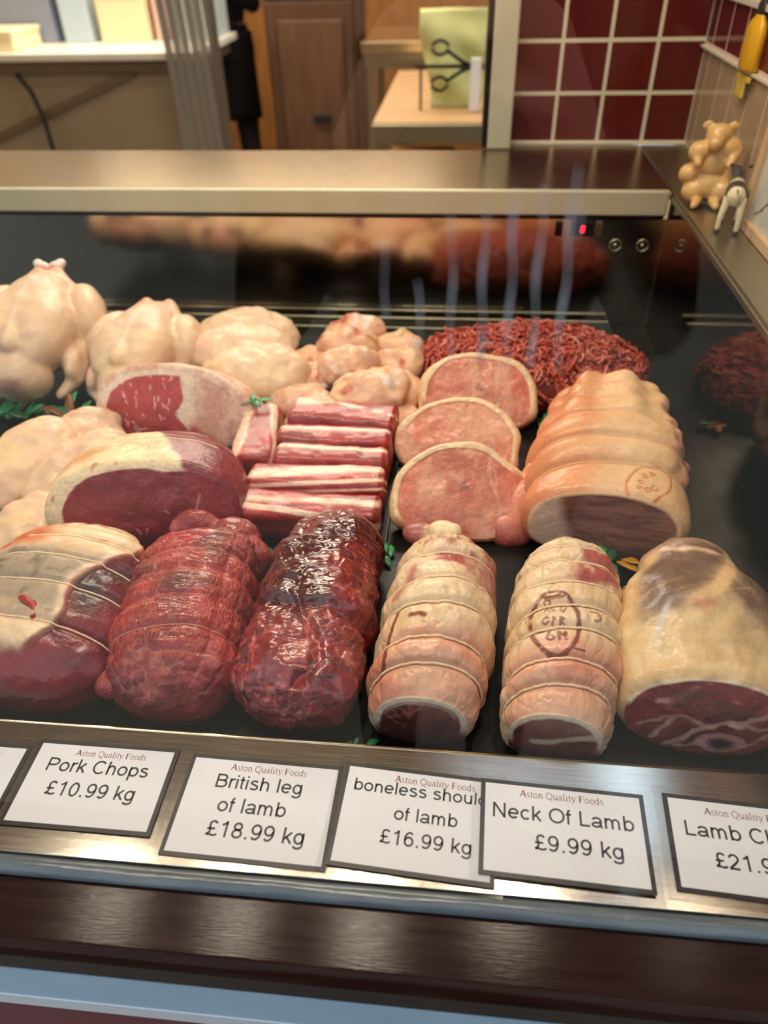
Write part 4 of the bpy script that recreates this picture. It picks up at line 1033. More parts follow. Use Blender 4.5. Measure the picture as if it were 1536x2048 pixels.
# ---- tied pork shoulder with rind
def pork_roast():
    root = thing('tied_pork_joint', 'large tied pork shoulder with orange-cream rind and oval stamp at the right', 'pork joint', (.200, .758, DZ), rad(-6))
    prof = lambda t: (ease(t, [(0, .108), (.3, .114), (.7, .094), (1, .054)]), ease(t, [(0, .056), (.35, .080), (.8, .076), (1, .054)]), ease(t, [(0, .048), (.5, .056), (1, .05)]))
    g = loft(.335, prof, 280, 300, 40, 2.3, 2.6, (-.004, .008), (.012, .2), (.03, .5), (lambda t: (ease(t, [(0, 0), (1, .012)]), ease(t, [(0, 0), (1, .012)]))), .16)
    cs = [string_curve(g, a, b, 1.55, d) for a, b, d in ((.16, .05, -.02), (.29, .045, -.015), (.46, .03, 0), (.62, .02, 0), (.76, .02, 0), (.90, .015, 0))]
    n1 = fbm(g.P, 12, 3, 91); n2 = fbm(g.P, 46, 3, 92)
    knob = ss(.55, .8, g.side) * ss(.12, .25, g.T) * ss(.75, .6, g.T) * ss(-.6, 0, g.top + .5)
    facet = .004 * np.cos(g.TH * 9) * ss(.35, .6, g.T)
    disp(g, .004 * n1 + .0008 * n2 + groove(g, cs, .0045, .005) + groove(g, cs, .004, .018) + facet * g.body + knob * .010 * fbm(g.P, 34, 2, 93) * g.body)
    P = g.P; nz = fbm(P, 14, 4, 94); nb = fbm(P, 60, 4, 95)
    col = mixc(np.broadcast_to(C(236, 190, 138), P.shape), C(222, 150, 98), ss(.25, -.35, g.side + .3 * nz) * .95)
    col = mixc(col, C(242, 206, 160), gauss(g.side - .15 + .2 * nz, .3) * .5)
    col = mixc(col, C(226, 170, 124), ss(.0, .5, nz) * .4)
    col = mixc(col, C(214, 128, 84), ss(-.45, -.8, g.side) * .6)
    col = mixc(col, mixc(np.broadcast_to(C(222, 164, 128), P.shape), C(196, 124, 100), ss(0, .4, nb)), knob * .9)
    fz = g.CAP == 1; u, w = P[..., 0], P[..., 2]
    fibn = fbm(P, (24, 40, 130), 4, 96)
    face = mixc(np.broadcast_to(C(150, 104, 88), P.shape), C(116, 70, 60), ss(-.25, .4, fibn))
    face = mixc(face, C(190, 140, 118), ss(.3, .5, fibn) * .4)
    face = mixc(face, C(66, 34, 30), ss(.030, .012, w + .01 * nz) * ss(-.02, .02, u) * .7)
    face = mixc(face, C(222, 196, 172), ss(-.045, -.065, u + .3 * (w - .06) + .006 * nz) * .9)
    face = mixc(face, C(240, 204, 158), ss(.93, .96, g.RR + .01 * nb) * ss(-.2, .1, g.top))
    col = np.where(fz[..., None], face, col)
    x, y = P[..., 0], P[..., 1]
    cx, cy = .050, .044; ta = .95
    dist = .0015 * nb
    rx = (x - cx) * math.cos(ta) + (y - cy) * math.sin(ta); ry = -(x - cx) * math.sin(ta) + (y - cy) * math.cos(ta)
    ov = polymask(rx + dist, ry + dist, [ell(0, 0, .038, .024, 0, 360, 40)], 0)
    k = ss(.0022, .0010, ov) * ss(-.5, 0, nb + .3) * .8
    lt = [ell(-.012, -.006, .004, .0034), ell(-.002, -.010, .004, .004, 60, 300), ell(-.008, .008, .003, .003, 0, 270), ell(.004, .010, .0034, .003), [(.012, .004), (.016, .010), (.019, .004), (.012, .004)], ell(-.018, .004, .003, .002)]
    k = np.maximum(k, ss(.0016, .0008, polymask(rx + dist, ry + dist, lt, 0)) * .75)
    col = mixc(col, C(206, 104, 40), k * (g.CAP == 0) * (g.top > 0))
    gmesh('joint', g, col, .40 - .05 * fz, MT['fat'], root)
    add_strings(g, cs, .0012, plain('pale_twine', (232, 186, 136), .6), root, lift=-.1)
pork_roast()

# ---- poultry
def poultry_paint(me, seed, base=(226, 194, 158), pinkv=.5, yellow=.4, amp=.002):
    V = verts_of(me); N = norms_of(me)
    n = fbm(V, 20, 4, seed); n2 = fbm(V, 60, 4, seed + 1)
    set_verts(me, V + N * (amp * n + amp * .3 * n2 + amp * .8 * fbm(V, 38, 2, seed + 3))[:, None])
    col = mixc(np.broadcast_to(C(*base), V.shape), C(222, 168, 146), ss(-.1, .5, n) * pinkv)
    col = mixc(col, C(232, 200, 140), ss(.05, .5, fbm(V, 14, 3, seed + 2)) * yellow)
    col = mixc(col, C(196, 160, 158), ss(.25, .55, n2) * .3)
    return V, col
def whole_chicken(label, loc, rz, s, tilt, seed, tied):
    root = thing('whole_chicken', label, 'chicken', loc, rz, 'whole chickens at the back of the case')
    Rt = Matrix.Rotation(tilt, 4, 'X')
    m = MB()
    m.ball((0, .115, .072), (.080, .130, .070)); m.ball((.030, .085, .090), (.054, .092, .052)); m.ball((-.030, .085, .090), (.054, .092, .052))
    m.limb((0, .02, .118), (0, .17, .124), .018, .015)
    for q in (-1, 1):
        m.ball((q * .086, .155, .066), (.036, .070, .046), Matrix.Rotation(q * .35, 4, 'Z'))
        m.limb((q * .094, .115, .054), (q * (.026 if not tied else .016), .238, .092), .032, .015)
        m.ball((q * .080, .045, .045), (.020, .040, .028)); m.limb((q * .088, .07, .046), (q * .084, .02, .032), .018, .015); m.limb((q * .082, .02, .030), (q * .058, -.008, .020), .015, .010)
    m.ball((0, .0, .06), (.056, .045, .05)); m.ball((0, .21, .06), (.05, .05, .05))
    me = fuse(m, .0042, 7)
    V, col = poultry_paint(me, seed)
    gr = gauss(V[:, 0], .004) * ss(.02, .05, V[:, 1]) * ss(.2, .15, V[:, 1]) * ss(.09, .12, V[:, 2])
    col = mixc(col, C(232, 214, 190), gr * .7)
    col = mixc(col, C(224, 150, 130), ss(.20, .27, V[:, 1]) * .7)
    col = mixc(col, C(120, 66, 70), ss(-.028, -.045, V[:, 1]) * gauss(V[:, 0], .03) * .7)
    paint(me, col, .42); me.materials.append(MT['skinny'])
    o = link(bpy.data.objects.new('body', me), root); o.rotation_euler = (tilt, 0, 0); o.scale = (s, s, s)
    if tied:
        k = MB()
        for q in (-1, 1):
            k.ball((q * .013, .250, .096), (.015, .013, .013)); k.ball((q * .022, .259, .100), (.010, .009, .009))
        kme = fuse(k, .0024, 4); V = verts_of(kme); paint(kme, mixc(np.broadcast_to(C(236, 226, 208), V.shape), C(226, 130, 120), ss(.250, .240, V[:, 1])), .35); kme.materials.append(MT['skinny'])
        ko = link(bpy.data.objects.new('leg_knuckle', kme), root); ko.rotation_euler = (tilt, 0, 0); ko.scale = (s, s, s)
whole_chicken('large whole chicken with tied leg ends upright at the left edge', (-.765, 1.115, DZ + .006), rad(5), 1.0, rad(17), 301, True)
whole_chicken('smaller whole chicken between the large chicken and the chicken portions', (-.572, 1.095, DZ + .002), rad(-3), .86, rad(12), 311, False)
def portion(name, label, cat, group, loc, rot, r, seed, base, lumps=(), redspot=0, mat='skinny', pinkv=.5, yellow=.4):
    m = MB().ball((0, 0, 0), r, seg=20)
    for c, q in lumps: m.ball(c, q)
    me = fuse(m, max(.0028, min(r) * .12), 5)
    V, col = poultry_paint(me, seed, base, pinkv, yellow, .0075 if redspot else .0055)
    if redspot:
        col = mixc(col, C(196, 70, 62), ss(.30, .5, fbm(V, 30, 3, seed + 4)) * redspot)
        col = mixc(col, C(244, 226, 210), ss(.28, .5, fbm(V, 34, 3, seed + 8)) * redspot)
    paint(me, col, .40); me.materials.append(MT[mat])
    o = link(bpy.data.objects.new(name, me)); o.location = loc; o.rotation_euler = rot
    return tag(o, label, cat, group)
cg = 'chicken breasts overlapping beside the whole chicken'
for i, (x, y, z, lab) in enumerate([(-.392, 1.255, .072, 'rearmost and highest of the overlapping skin-on chicken breasts'), (-.384, 1.192, .070, 'second skin-on chicken breast from the back of the overlapping row'),
                               (-.345, 1.130, .062, 'third skin-on chicken breast from the back of the overlapping row'), (-.335, 1.128, .020, 'lowest skin-on chicken breast, behind the beef sirloin')]):
    portion('chicken_breast', lab, 'chicken portion', cg, (x, y, DZ + z), (rad(24), rad(6), rad(14 - 6 * i)), (.100 - .006 * i, .062, .036), 320 + 5 * i, (228, 196, 160), [((.03, .012, .004), (.06, .05, .030)), ((-.085, .0, -.012), (.022, .03, .018))])
tgp = 'chicken thighs piled in three columns'
th = [(-.270, 1.215, .040, 'chicken thigh in the left column, at its back'), (-.268, 1.150, .040, 'chicken thigh in the left column, second from its back'), (-.262, 1.088, .036, 'chicken thigh in the left column, third from its back'), 
      (-.232, 1.045, .030, 'chicken thigh at the front of the left column, above the rib slab'),
      (-.197, 1.290, .072, 'chicken thigh at the back of the middle column, highest of the pile'), (-.196, 1.225, .076, 'chicken thigh in the middle column, second from its back'), (-.190, 1.160, .072, 'chicken thigh in the middle column with a white knuckle end'),
      (-.142, 1.085, .062, 'large chicken thigh with a red end at the front of the pile'),
      (-.112, 1.265, .052, 'chicken thigh at the back of the right column, by the mince'), (-.108, 1.195, .052, 'chicken thigh in the right column with a dark red spot'), (-.100, 1.120, .040, 'chicken thigh in the right column behind the large front one'), (-.095, 1.055, .022, 'chicken thigh lowest at the front right of the pile')]
for i, (x, y, z, lab) in enumerate(th):
    big = 1.25 if i == 7 else 1
    portion('chicken_thigh', lab, 'chicken portion', tgp, (x, y, DZ + z), (rad(20), rad(-4 + 9 * ((i * 7) % 3 - 1)), rad(-8 + 8 * ((i * 5) % 4))), (.056 * big, .038 * big, .024), 350 + 6 * i, (232, 182, 138), [((.022, 0, .004), (.03, .03, .021)), ((-.046, -.004, -.004), (.014, .015, .012))], .75, 'skinny', .7, .5)
pg = 'pale chicken pieces at the left edge'
for i, (x, y, z, r, rz, lab) in enumerate([(-.648, .865, .046, (.062, .100, .036), -18, 'broad pale chicken breast cut by the left edge of the frame'), (-.568, .862, .040, (.052, .098, .036), -34, 'pale chicken breast lying against the beef topside'),
                                      (-.590, .735, .024, (.050, .060, .026), 10, 'pale chicken piece lowest at the left, behind the tied beef'), (-.600, .955, .034, (.070, .04, .030), 20, 'pale chicken piece at the back of the left group, under the sirloin')]):
    portion('chicken_fillet', lab, 'chicken portion', pg, (x, y, DZ + z), (rad(10), rad(4), rad(rz)), r, 420 + 7 * i, (226, 192, 156), [((.0, -.03, -.004), (r[0] * .8, r[1] * .6, r[2] * .9)), ((.016, .03, .004), (r[0] * .7, r[1] * .6, r[2] * .9))])

# ---- mince
def mince():
    rg = np.random.default_rng(9); v = []; f = []; cols = []
    m0 = MB().ball((0, 0, 0), (.205, .115, .075), seg=28).ball((-.12, .01, -.01), (.09, .10, .07)).ball((.10, -.02, -.005), (.10, .10, .06))
    core = fuse(m0, .007, 4); V = verts_of(core); keep = V[:, 2] > -.012
    Nn = norms_of(core); idx = np.where(keep)[0]
    for k in range(1900):
        i = rg.choice(idx); p = V[i] + rg.normal(0, .004, 3); n = Nn[i]
        d = rg.normal(0, 1, 3); d -= n * (d @ n) * .8; d /= np.linalg.norm(d); b = np.cross(n, d)
        L = rg.uniform(.012, .034); cu = rg.uniform(-1, 1) * 30; lift = rg.uniform(-.001, .004)
        s = np.linspace(-.5, .5, 7) * L
        pts = p + s[:, None] * d + (cu * s ** 2)[:, None] * b + (lift - 14 * s ** 2 + .0015 * np.sin(s * 400 + k))[:, None] * n
        r = rg.uniform(.0022, .0030)
        vv, ff = tube(pts, r, 5); n0 = len(v); v += vv; f += [tuple(a + n0 for a in q) for q in ff]
        c = C(206, 84, 58) * (1 - .35 * rg.random()) ; 
        if rg.random() < .14: c = C(222, 130, 104)
        cols += [c] * len(vv)
    n0 = len(v); v += V.tolist(); f += [tuple(a + n0 for a in p.vertices) for p in core.polygons]; cols += [C(120, 34, 28)] * len(V)
    v = np.array(v); v[:, 2] = np.maximum(v[:, 2], -.024)
    me = bpy.data.meshes.new('minced_beef'); me.from_pydata(v.tolist(), [], f); me.polygons.foreach_set('use_smooth', [True] * len(me.polygons)); me.update()
    paint(me, np.array(cols), .38); me.materials.append(MT['mince'])
    o = link(bpy.data.objects.new('minced_beef', me)); o.location = (.135, 1.235, DZ + .0245); o.rotation_euler = (0, 0, rad(2))
    tag(o, 'loose heap of red mince in thick strands behind the pork', 'minced meat'); o['kind'] = 'stuff'
mince()

# ---- trays under the back rows
def tray(label, x0, x1, y0, y1):
    t = MB().box((x0, y0, DZ + .0002), (x1, y1, DZ + .0016))
    t.tube([(x0, y0, DZ + .004), (x1, y0, DZ + .004), (x1, y1, DZ + .004), (x0, y1, DZ + .004)], .0022, 6, True)
    o = t.build('display_tray', MT['black']); tag(o, label, 'tray', 'shallow black trays on the deck')
tray('black tray edge showing between the ribs and the pork steaks', -.338, -.088, .76, 1.36)

# ---- plastic garnish
def garnish(label, loc, rz, n, mats, seed, size=.022, spread=.03, lift=.35):
    rg = random.Random(seed)
    root = thing('plastic_garnish', label, 'garnish', loc, rz, 'plastic leaf garnish tucked between the meats')
    root_name = root
    stem = MB().tube([(-spread, 0, .003), (0, .002, .006), (spread, 0, .003)], .0012, 6); stem.build('stem', MT['leafd'], root, True)
    for k in range(n):
        a = rg.uniform(0, 2 * PI); l = size * rg.uniform(.8, 1.3); wd = l * rg.uniform(.32, .45); up = rg.uniform(.1, lift)
        ox, oy = rg.uniform(-spread, spread), rg.uniform(-.006, .006)
        v = []; f = []; K = 8
        for i in range(K + 1):
            s = i / K; w = wd * math.sin(PI * min(1, s * .94 + .04)) * (1 + .18 * (i % 2)); zc = up * l * s - .5 * l * s * s * .6
            for q in (-1, 0, 1):
                px, py = s * l, q * w * .5 * 2 * .5
                v.append((ox + px * math.cos(a) - py * math.sin(a), oy + px * math.sin(a) + py * math.cos(a), .006 + zc + abs(q) * w * .12))
        for i in range(K):
            for q in (0, 1):
                b = i * 3 + q; f.append((b, b + 3, b + 4, b + 1))
        o = mesh_obj('leaf', v, f, MT[mats[k % len(mats)]], root)
        so = o.modifiers.new('s', 'SOLIDIFY'); so.thickness = .0009
gl = DZ + .001
garnish('long row of green and brown plastic leaves in front of the large chicken', (-.735, 1.052, gl), 0, 34, ['leafg', 'leafd', 'leafg', 'leafb', 'leafg'], 1, .036, .088, 1.4)
garnish('yellow-brown plastic leaf beside the sirloin', (-.640, 1.03, gl), .3, 4, ['leafy', 'leafb'], 2, .022, .01)
garnish('bright green plastic leaf standing above the short ribs', (-.322, 1.000, gl + .078), .2, 4, ['leafg'], 3, .022, .008, .6)
garnish('green and amber plastic leaves by the front of the chicken thighs', (-.074, 1.045, gl), 1.2, 8, ['leafy', 'leafg', 'leafb'], 4, .024, .022)
garnish('green plastic leaf beside the middle pork steak', (-.078, .962, gl), 1.4, 5, ['leafg', 'leafd'], 5, .022, .016)
garnish('dark green plastic sprig between the stamped lamb roll and the lamb leg', (.215, .742, gl + .006), .5, 9, ['leafd', 'leafd', 'leafg', 'leafy'], 6, .028, .018, .9)
garnish('green plastic leaf left of the rolled lamb by the dark beef', (-.086, .752, gl), 1.2, 6, ['leafg'], 7, .022, .014, .8)
garnish('green plastic leaves in the gap between the two red beef joints', (-.226, .728, gl), .9, 7, ['leafg', 'leafd'], 8, .022, .016, .8)
garnish('green plastic leaf between the rear pork steak and the pork shoulder', (.150, 1.10, gl), .4, 5, ['leafg', 'leafd'], 9, .022, .014, .8)
garnish('yellow-brown plastic leaves at the right of the pork shoulder', (.352, 1.10, gl), .4, 8, ['leafy', 'leafb', 'leafg'], 10, .024, .012, .5)
garnish('tiny green leaf tips at the ledge by the dark beef', (-.088, .436, gl), .1, 5, ['leafg'], 11, .014, .012, .5)

# ------------------------------------------------------------------ ornaments on the side ledge
SL = 1.0913
def finish(me, m): me.materials.append(m); return me
m = MB()
m.ball((0, 0, .030), (.036, .030, .026)).ball((0, 0, .062), (.032, .026, .026)).ball((-.030, -.008, .046), (.017, .018, .016)).ball((.030, -.006, .052), (.016, .018, .016))
m.ball((-.018, -.014, .022), (.020, .020, .018)).ball((.022, -.016, .024), (.020, .02, .018)).ball((-.022, -.010, .080), (.018, .018, .016)).ball((.018, -.006, .086), (.018, .018, .017))
m.ball((0, -.006, .104), (.019, .019, .017)).limb((-.002, -.016, .099), (-.004, -.029, .095), .0115, .0105)
for q in (-1, 1):
    m.ball((q * .019, -.004, .117), (.009, .004, .0065), Matrix.Rotation(q * .5, 4, 'Y'))
    m.limb((q * .012, -.028, .010), (q * .016, -.046, .007), .008, .006)
    m.limb((q * .030, -.010, .085), (q * .022, -.030, .066), .008, .006)
me = finish(fuse(m, .0022, 4), MT['pig'])
o = link(bpy.data.objects.new('pig_figurine', me)); o.location = (.4245, 1.42, SL - .0016); o.rotation_euler = (0, 0, rad(-12)); o.scale = (1.12, 1, 1.08)
tag(o, 'beige pottery pig figurine sitting on the steel side ledge', 'figurine')
cow = thing('cow_figurine', 'small black and cream cow figurine seen from behind, beside the picture frame', 'figurine', (.4285, 1.275, SL), rad(-16)); cow.scale = (.82, .82, .86)
m = MB().ball((0, .012, .062), (.021, .038, .021)).ball((0, -.014, .064), (.020, .022, .020)).ball((0, .044, .064), (.018, .02, .02))
m.limb((0, .05, .07), (-.004, .066, .084), .012, .010).ball((-.006, .076, .086), (.010, .016, .011))
for q in (-1, 1):
    m.limb((q * .016, .070, .096), (q * .022, .068, .098), .004, .002)
me = fuse(m, .0022, 3); V = verts_of(me)
k = ss(-.02, -.026, V[:, 1] + .006 * fbm(V, 60, 2, 1)) + gauss(V[:, 1] - .03, .008) * ss(.06, .07, V[:, 2]) + ss(.075, .082, V[:, 1])
paint(me, mixc(np.broadcast_to(C(52, 46, 42), V.shape), C(234, 222, 180), np.clip(k, 0, 1)), .35); me.materials.append(MT['mince']); link(bpy.data.objects.new('body', me), cow)
for x, y, x2, y2 in ((-.013, -.018, -.019, -.026), (.013, -.020, .015, -.030), (-.012, .036, -.014, .036), (.012, .036, .014, .040)):
    l = MB().limb((x, y, .058), (x2, y2, .026), .0085, .0055).limb((x2, y2, .026), (x2, y2 - .001, .008), .0055, .0050)
    lo = link(bpy.data.objects.new('leg', finish(fuse(l, .0016, 2), MT['cow_w'])), cow)
    MB().lathe([(.0052, 0), (.0058, .002), (.0050, .007)], 12, (x2, y2 - .001, 0)).build('hoof', MT['cow_b'], lo, True)
MB().tube([(0, -.033, .078), (.004, -.041, .082), (.006, -.043, .072), (.006, -.042, .056)], [.003, .003, .0025, .0035], 8).build('tail', MT['cow_w'], cow, True)
pf = thing('picture_frame', 'light wooden picture frame leaning against the beige tiles', 'picture frame', (.455, 1.165, SL), 0)
pf.rotation_euler = (0, rad(2.0), 0)
fr = MB()
fw, fh = .26, .24
fe = .017
for a, b in (((-.006, -fw / 2, 0), (.006, fw / 2, fe)), ((-.006, -fw / 2, fh - fe), (.006, fw / 2, fh)), ((-.006, -fw / 2, fe), (.006, -fw / 2 + fe, fh - fe)), ((-.006, fw / 2 - fe, fe), (.006, fw / 2, fh - fe))):
    fr.box(a, b, .0015)
fr.build('frame', MT['frame_wood'], pf)
MB().box((.0015, -fw / 2 + .009, .009), (.004, fw / 2 - .009, fh - .009)).build('print', MT['print_'], pf)
pr = MB()
for k in range(7): pr.tube([(.0012, .09 - .02 * k, .03 + .012 * k), (.0012, .06 - .018 * k, .045 + .018 * k)], .0012, 5)
pr.build('drawing', plain('red_brown_print', (176, 110, 96), .5), pf)
yb = thing('yellow_bottle', 'yellow plastic bottle with dark cap standing on the white tile trim', 'bottle', (.4745, 1.515, 1.2806), 0)
yb.scale = (.46, 1, 1)
MB().lathe([(.0, 0), (.030, .001), (.034, .006), (.034, .055), (.028, .070), (.014, .080), (.012, .086)], 28).build('body', MT['yellow'], yb, True)
MB().lathe([(.012, .080), (.015, .082), (.015, .095), (.008, .102)], 20).build('cap', MT['cow_b'], yb, True)
yc = MB().box((.4690, 1.500, 1.240), (.4733, 1.545, 1.274), .002).box((.4688, 1.48, 1.266), (.4733, 1.55, 1.2745), .001).build('yellow_clip', MT['yellow_pale'])
tag(yc, 'pale yellow plastic clip hanging below the white tile trim', 'clip')

# ------------------------------------------------------------------ shop behind the counter
wb = thing('workbench', 'white-topped workbench with beige side panel at the left back', 'workbench', (0, 0, 0))
MB().box((-3.2, 4.02, .985), (-1.305, 4.80, 1.018), .004).build('top', MT['worktop'], wb)
MB().box((-3.15, 4.10, .10), (-1.48, 4.72, .9298)).build('cabinet', MT['beige'], wb)
MB().box((-3.18, 4.06, .93), (-1.34, 4.76, .9848)).build('apron_rail', MT['beige_dk'], wb)
MB().box((-.45, -.012, -.018), (.45, .012, .018), 0, Matrix.Translation((-2.08, 4.085, .775)) @ Matrix.Rotation(rad(-20), 4, 'Y')).build('brace', MT['beige_dk'], wb)
for x in (-3.1, -1.52): MB().box((x, 4.12, 0), (x + .05, 4.17, .0998)).build('foot', MT['steel_dull'], wb)
cb = MB().tube([(-2.25, 4.05, .93), (-2.20, 4.045, .86), (-2.17, 4.045, .74), (-2.165, 4.045, .55), (-2.165, 4.05, .30)], .012, 8).build('hanging_cable', MT['trouser'], None, True)
tag(cb, 'dark cable hanging in front of the beige workbench panel', 'cable')
def carton(label, a, b, m, lid=None):
    t = thing('storage_box', label, 'box', ((a[0] + b[0]) / 2, (a[1] + b[1]) / 2, 1.0182), 0, 'boxes on the white workbench')
    w, d, h = (b[0] - a[0]) / 2, (b[1] - a[1]) / 2, b[2] - .985
    MB().box((-w, -d, 0), (w, d, h), .006).build('body', MT[m], t)
    MB().box((-w - .006, -d - .006, h * .86), (w + .006, d + .006, h + .012), .004).build('lid', MT[lid or m], t)
carton('blue-grey box at the left of the white workbench', (-2.70, 4.42), (-2.17, 4.77, 1.30), 'bluegrey')
carton('pale blue box next to the blue-grey box', (-2.12, 4.4), (-1.97, 4.75, 1.34), 'paleblue')
carton('cream box in the middle of the white workbench', (-1.92, 4.4), (-1.67, 4.75, 1.22), 'creambox', 'pinkbox')
carton('narrow pale pink box beside the pale teal box', (-1.64, 4.45), (-1.57, 4.75, 1.36), 'pinkbox')
carton('pale teal box at the right end of the white workbench', (-1.55, 4.45), (-1.33, 4.75, 1.34), 'teal')
carton('low cream carton at the front left of the white workbench', (-2.75, 4.10), (-2.25, 4.40, 1.06), 'creambox')
sc = thing('strip_curtain', 'grey plastic strip curtain hanging beside the person in black', 'curtain', (0, 0, 0))
MB().box((-1.49, 3.96, 2.0), (-1.17, 4.0, 2.06)).build('rail', MT['steel_dull'], sc)
for k in range(6):
    x = -1.45 + .043 * k
    v, f = [], []
    for i, z in enumerate(np.linspace(2.0, .05, 12)):
        for j in range(5):
            u = j / 4 - .5; v.append((x + u * .040 + (2 - z) * .03, 3.98 + .008 * math.cos(u * PI) + .004 * (k % 2), z))
    for i in range(11):
        for j in range(4): f.append((i * 5 + j, i * 5 + j + 1, i * 5 + j + 6, i * 5 + j + 5))
    o = mesh_obj('strip', v, f, MT['grey_strip'], sc); so = o.modifiers.new('s', 'SOLIDIFY'); so.thickness = .003
for x0 in (-1.185,): MB().box((x0 - .012, 3.97, 0), (x0 + .012, 3.99, 2.06)).build('post', MT['steel_dull'], sc)
cp = thing('cupboard', 'brown wooden cupboard with panelled door behind the counter', 'cupboard', (0, 0, 0))
MB().box((-1.12, 4.72, .06), (-.62, 5.15, 1.75)).build('body', MT['brown_wood'], cp)
dr = MB().box((-1.11, 4.695, .10), (-.64, 4.7195, 1.16), .004).build('door', MT['brown_wood'], cp)
MB().box((-1.05, 4.683, .30), (-.69, 4.6945, 1.08), .008).build('door_panel', plain('lighter_brown_wood', (98, 68, 46), .45, 0, .18, 4, 0, 1, (8, 1, 1)), dr)
MB().box((-1.11, 4.695, 1.18), (-.64, 4.7195, 1.40), .004).build('drawer', plain('dark_brown_wood', (70, 46, 30), .4, 0, .2, 4, 0, 1, (8, 1, 1)), cp)
MB().box((-.88, 4.66, .60), (-.78, 4.6828, .63), .004).build('handle', MT['cow_b'], dr)
MB().box((-1.12, 4.74, 0), (-.62, 5.13, .0598)).build('plinth', MT['trouser'], cp)
st = thing('steel_shelf_table', 'steel-edged side table in front of the orange wooden wall', 'table', (0, 0, 0))
MB().box((-.585, 4.60, .93), (.40, 5.30, .985), .006).build('top', MT['steel_lip'], st)
MB().box((-.565, 4.63, .86), (.38, 5.27, .9298)).build('frame', MT['steel_dull'], st)
for x in (-.54, .34):
    for y in (4.68, 5.22): MB().box((x - .02, y - .02, 0), (x + .02, y + .02, .8598)).build('leg', MT['steel_dull'], st)
bb = thing('butchers_block', 'pale wooden chopping bench with steel edge behind the counter', 'chopping block', (0, 0, 0))
MB().box((-.37, 3.20, .842), (.70, 4.45, .872), .003).build('top', MT['pale_wood'], bb)
MB().box((-.372, 3.185, .800), (.70, 3.1995, .866), .002).box((-.372, 3.20, .80), (.70, 4.45, .8415)).build('steel_edge', MT['steel_dull'], bb)
for x in (-.33, .62):
    for y in (3.26, 4.38): MB().box((x - .03, y - .03, 0), (x + .03, y + .03, .7998)).build('leg', MT['steel_dull'], bb)
bx = MB().box((-.42, 3.55, 0), (-.05, 3.95, .62), .01).build('wooden_crate', MT['orange_wood']); tag(bx, 'orange wooden crate under the chopping bench', 'crate')
# crumpled green sheet, scissors and tag
v, f = [], []; nx, nz_ = 18, 24
for j in range(nz_ + 1):
    for i in range(nx + 1):
        u, w = i / nx, j / nz_
        x = -.155 - .055 * w + (.20 + .09 * w) * u; z = .875 + .34 * w
        v.append((x + .01 * math.sin(w * 7), 3.46 + .06 * w + .012 * math.sin(u * 9 + w * 4) + .008 * math.sin(w * 13 + u * 3), z))
for j in range(nz_):
    for i in range(nx):
        a = j * (nx + 1) + i; f.append((a, a + 1, a + nx + 2, a + nx + 1))
gs = mesh_obj('green_sheet', v, f, MT['green_sheet']); so = gs.modifiers.new('s', 'SOLIDIFY'); so.thickness = .003
tag(gs, 'crumpled pale green sheet standing upright on the chopping bench', 'sheet')
sz_ = thing('scissors', 'dark handled scissors in front of the pale green sheet', 'scissors', (0, 3.415, 1.03))
for q, zc in ((1, .065), (-1, -.060)):
    m = MB(); m.tube([(-.118 + .032 * math.cos(a), 0, zc + .024 * math.sin(a)) for a in np.linspace(0, 2 * PI, 22, endpoint=False)], .0065, 8, True)
    m.tube([(-.09, 0, zc * .85), (-.03, 0, zc * .25), (.03, q * .003, -q * .004)], [.007, .008, .006], 8)
    m.build('handle', MT['trouser'], sz_, True)
    MB().box((.02, q * .001 - .001, -.009), (.11, q * .001 + .001, .007), 0, Matrix.Rotation(q * .06, 4, 'Y')).build('blade', MT['steel_dull'], sz_)
MB().box((-.215, .008, -.008), (.05, .016, .006)).build('holder', MT['cow_b'], sz_)
MB().box((-.2, .012, -.157), (-.19, .02, .0)).build('holder_post', MT['cow_b'], sz_)
tg = MB().box((.005, 3.40, .873), (.045, 3.412, 1.06), .003).build('white_tag', MT['white']); tag(tg, 'upright white tag at the right of the scissors', 'tag')

# ------------------------------------------------------------------ lamps
def lamp(label, loc, sx, sy, glow='lampglow', tilt=0):
    t = thing('ceiling_lamp', label, 'lamp', loc, 0, 'lamps on the shop ceiling', (tilt, 0, 0))
    MB().box((-sx / 2 - .02, -sy / 2 - .02, .0), (sx / 2 + .02, sy / 2 + .02, .05), .004).build('housing', MT['whitep'], t)
    MB().box((-sx / 2, -sy / 2, -.008), (sx / 2, sy / 2, -.0005)).build('diffuser', MT[glow], t)
for (x, y), lb in zip(SPOTS, ('leftmost warm downlight above the display case', 'second warm downlight from the left above the case', 'third warm downlight from the left above the case', 'rightmost downlight above the case')):
    t = thing('ceiling_downlight', lb, 'lamp', (x, y, 2.668), 0, 'round downlights above the case')
    MB().lathe([(.075, 0), (.095, -.004), (.098, .004), (.09, .07), (.03, .0715)], 28).build('housing', MT['whitep'], t, True)
    MB().lathe([(.0, -.006), (.072, -.005), (.072, -.001)], 28).build('diffuser', MT['spotglow'], t, True)
lamp('warm ceiling lamp behind the case lamp', (-.35, 3.0, 2.69), 1.6, .3)
lamp('warm ceiling lamp over the middle of the shop', (-1.2, 4.0, 2.69), 2.4, .4)
lamp('warm ceiling lamp near the orange back wall', (-1.4, 5.4, 2.69), 2.4, .4)
lamp('added cool glowing ceiling panel at the right for the ledge reflection', (.27, 1.45, 2.69), .38, .55, 'coldglow')  # added glow, out of view, tints the right of the ledge cool

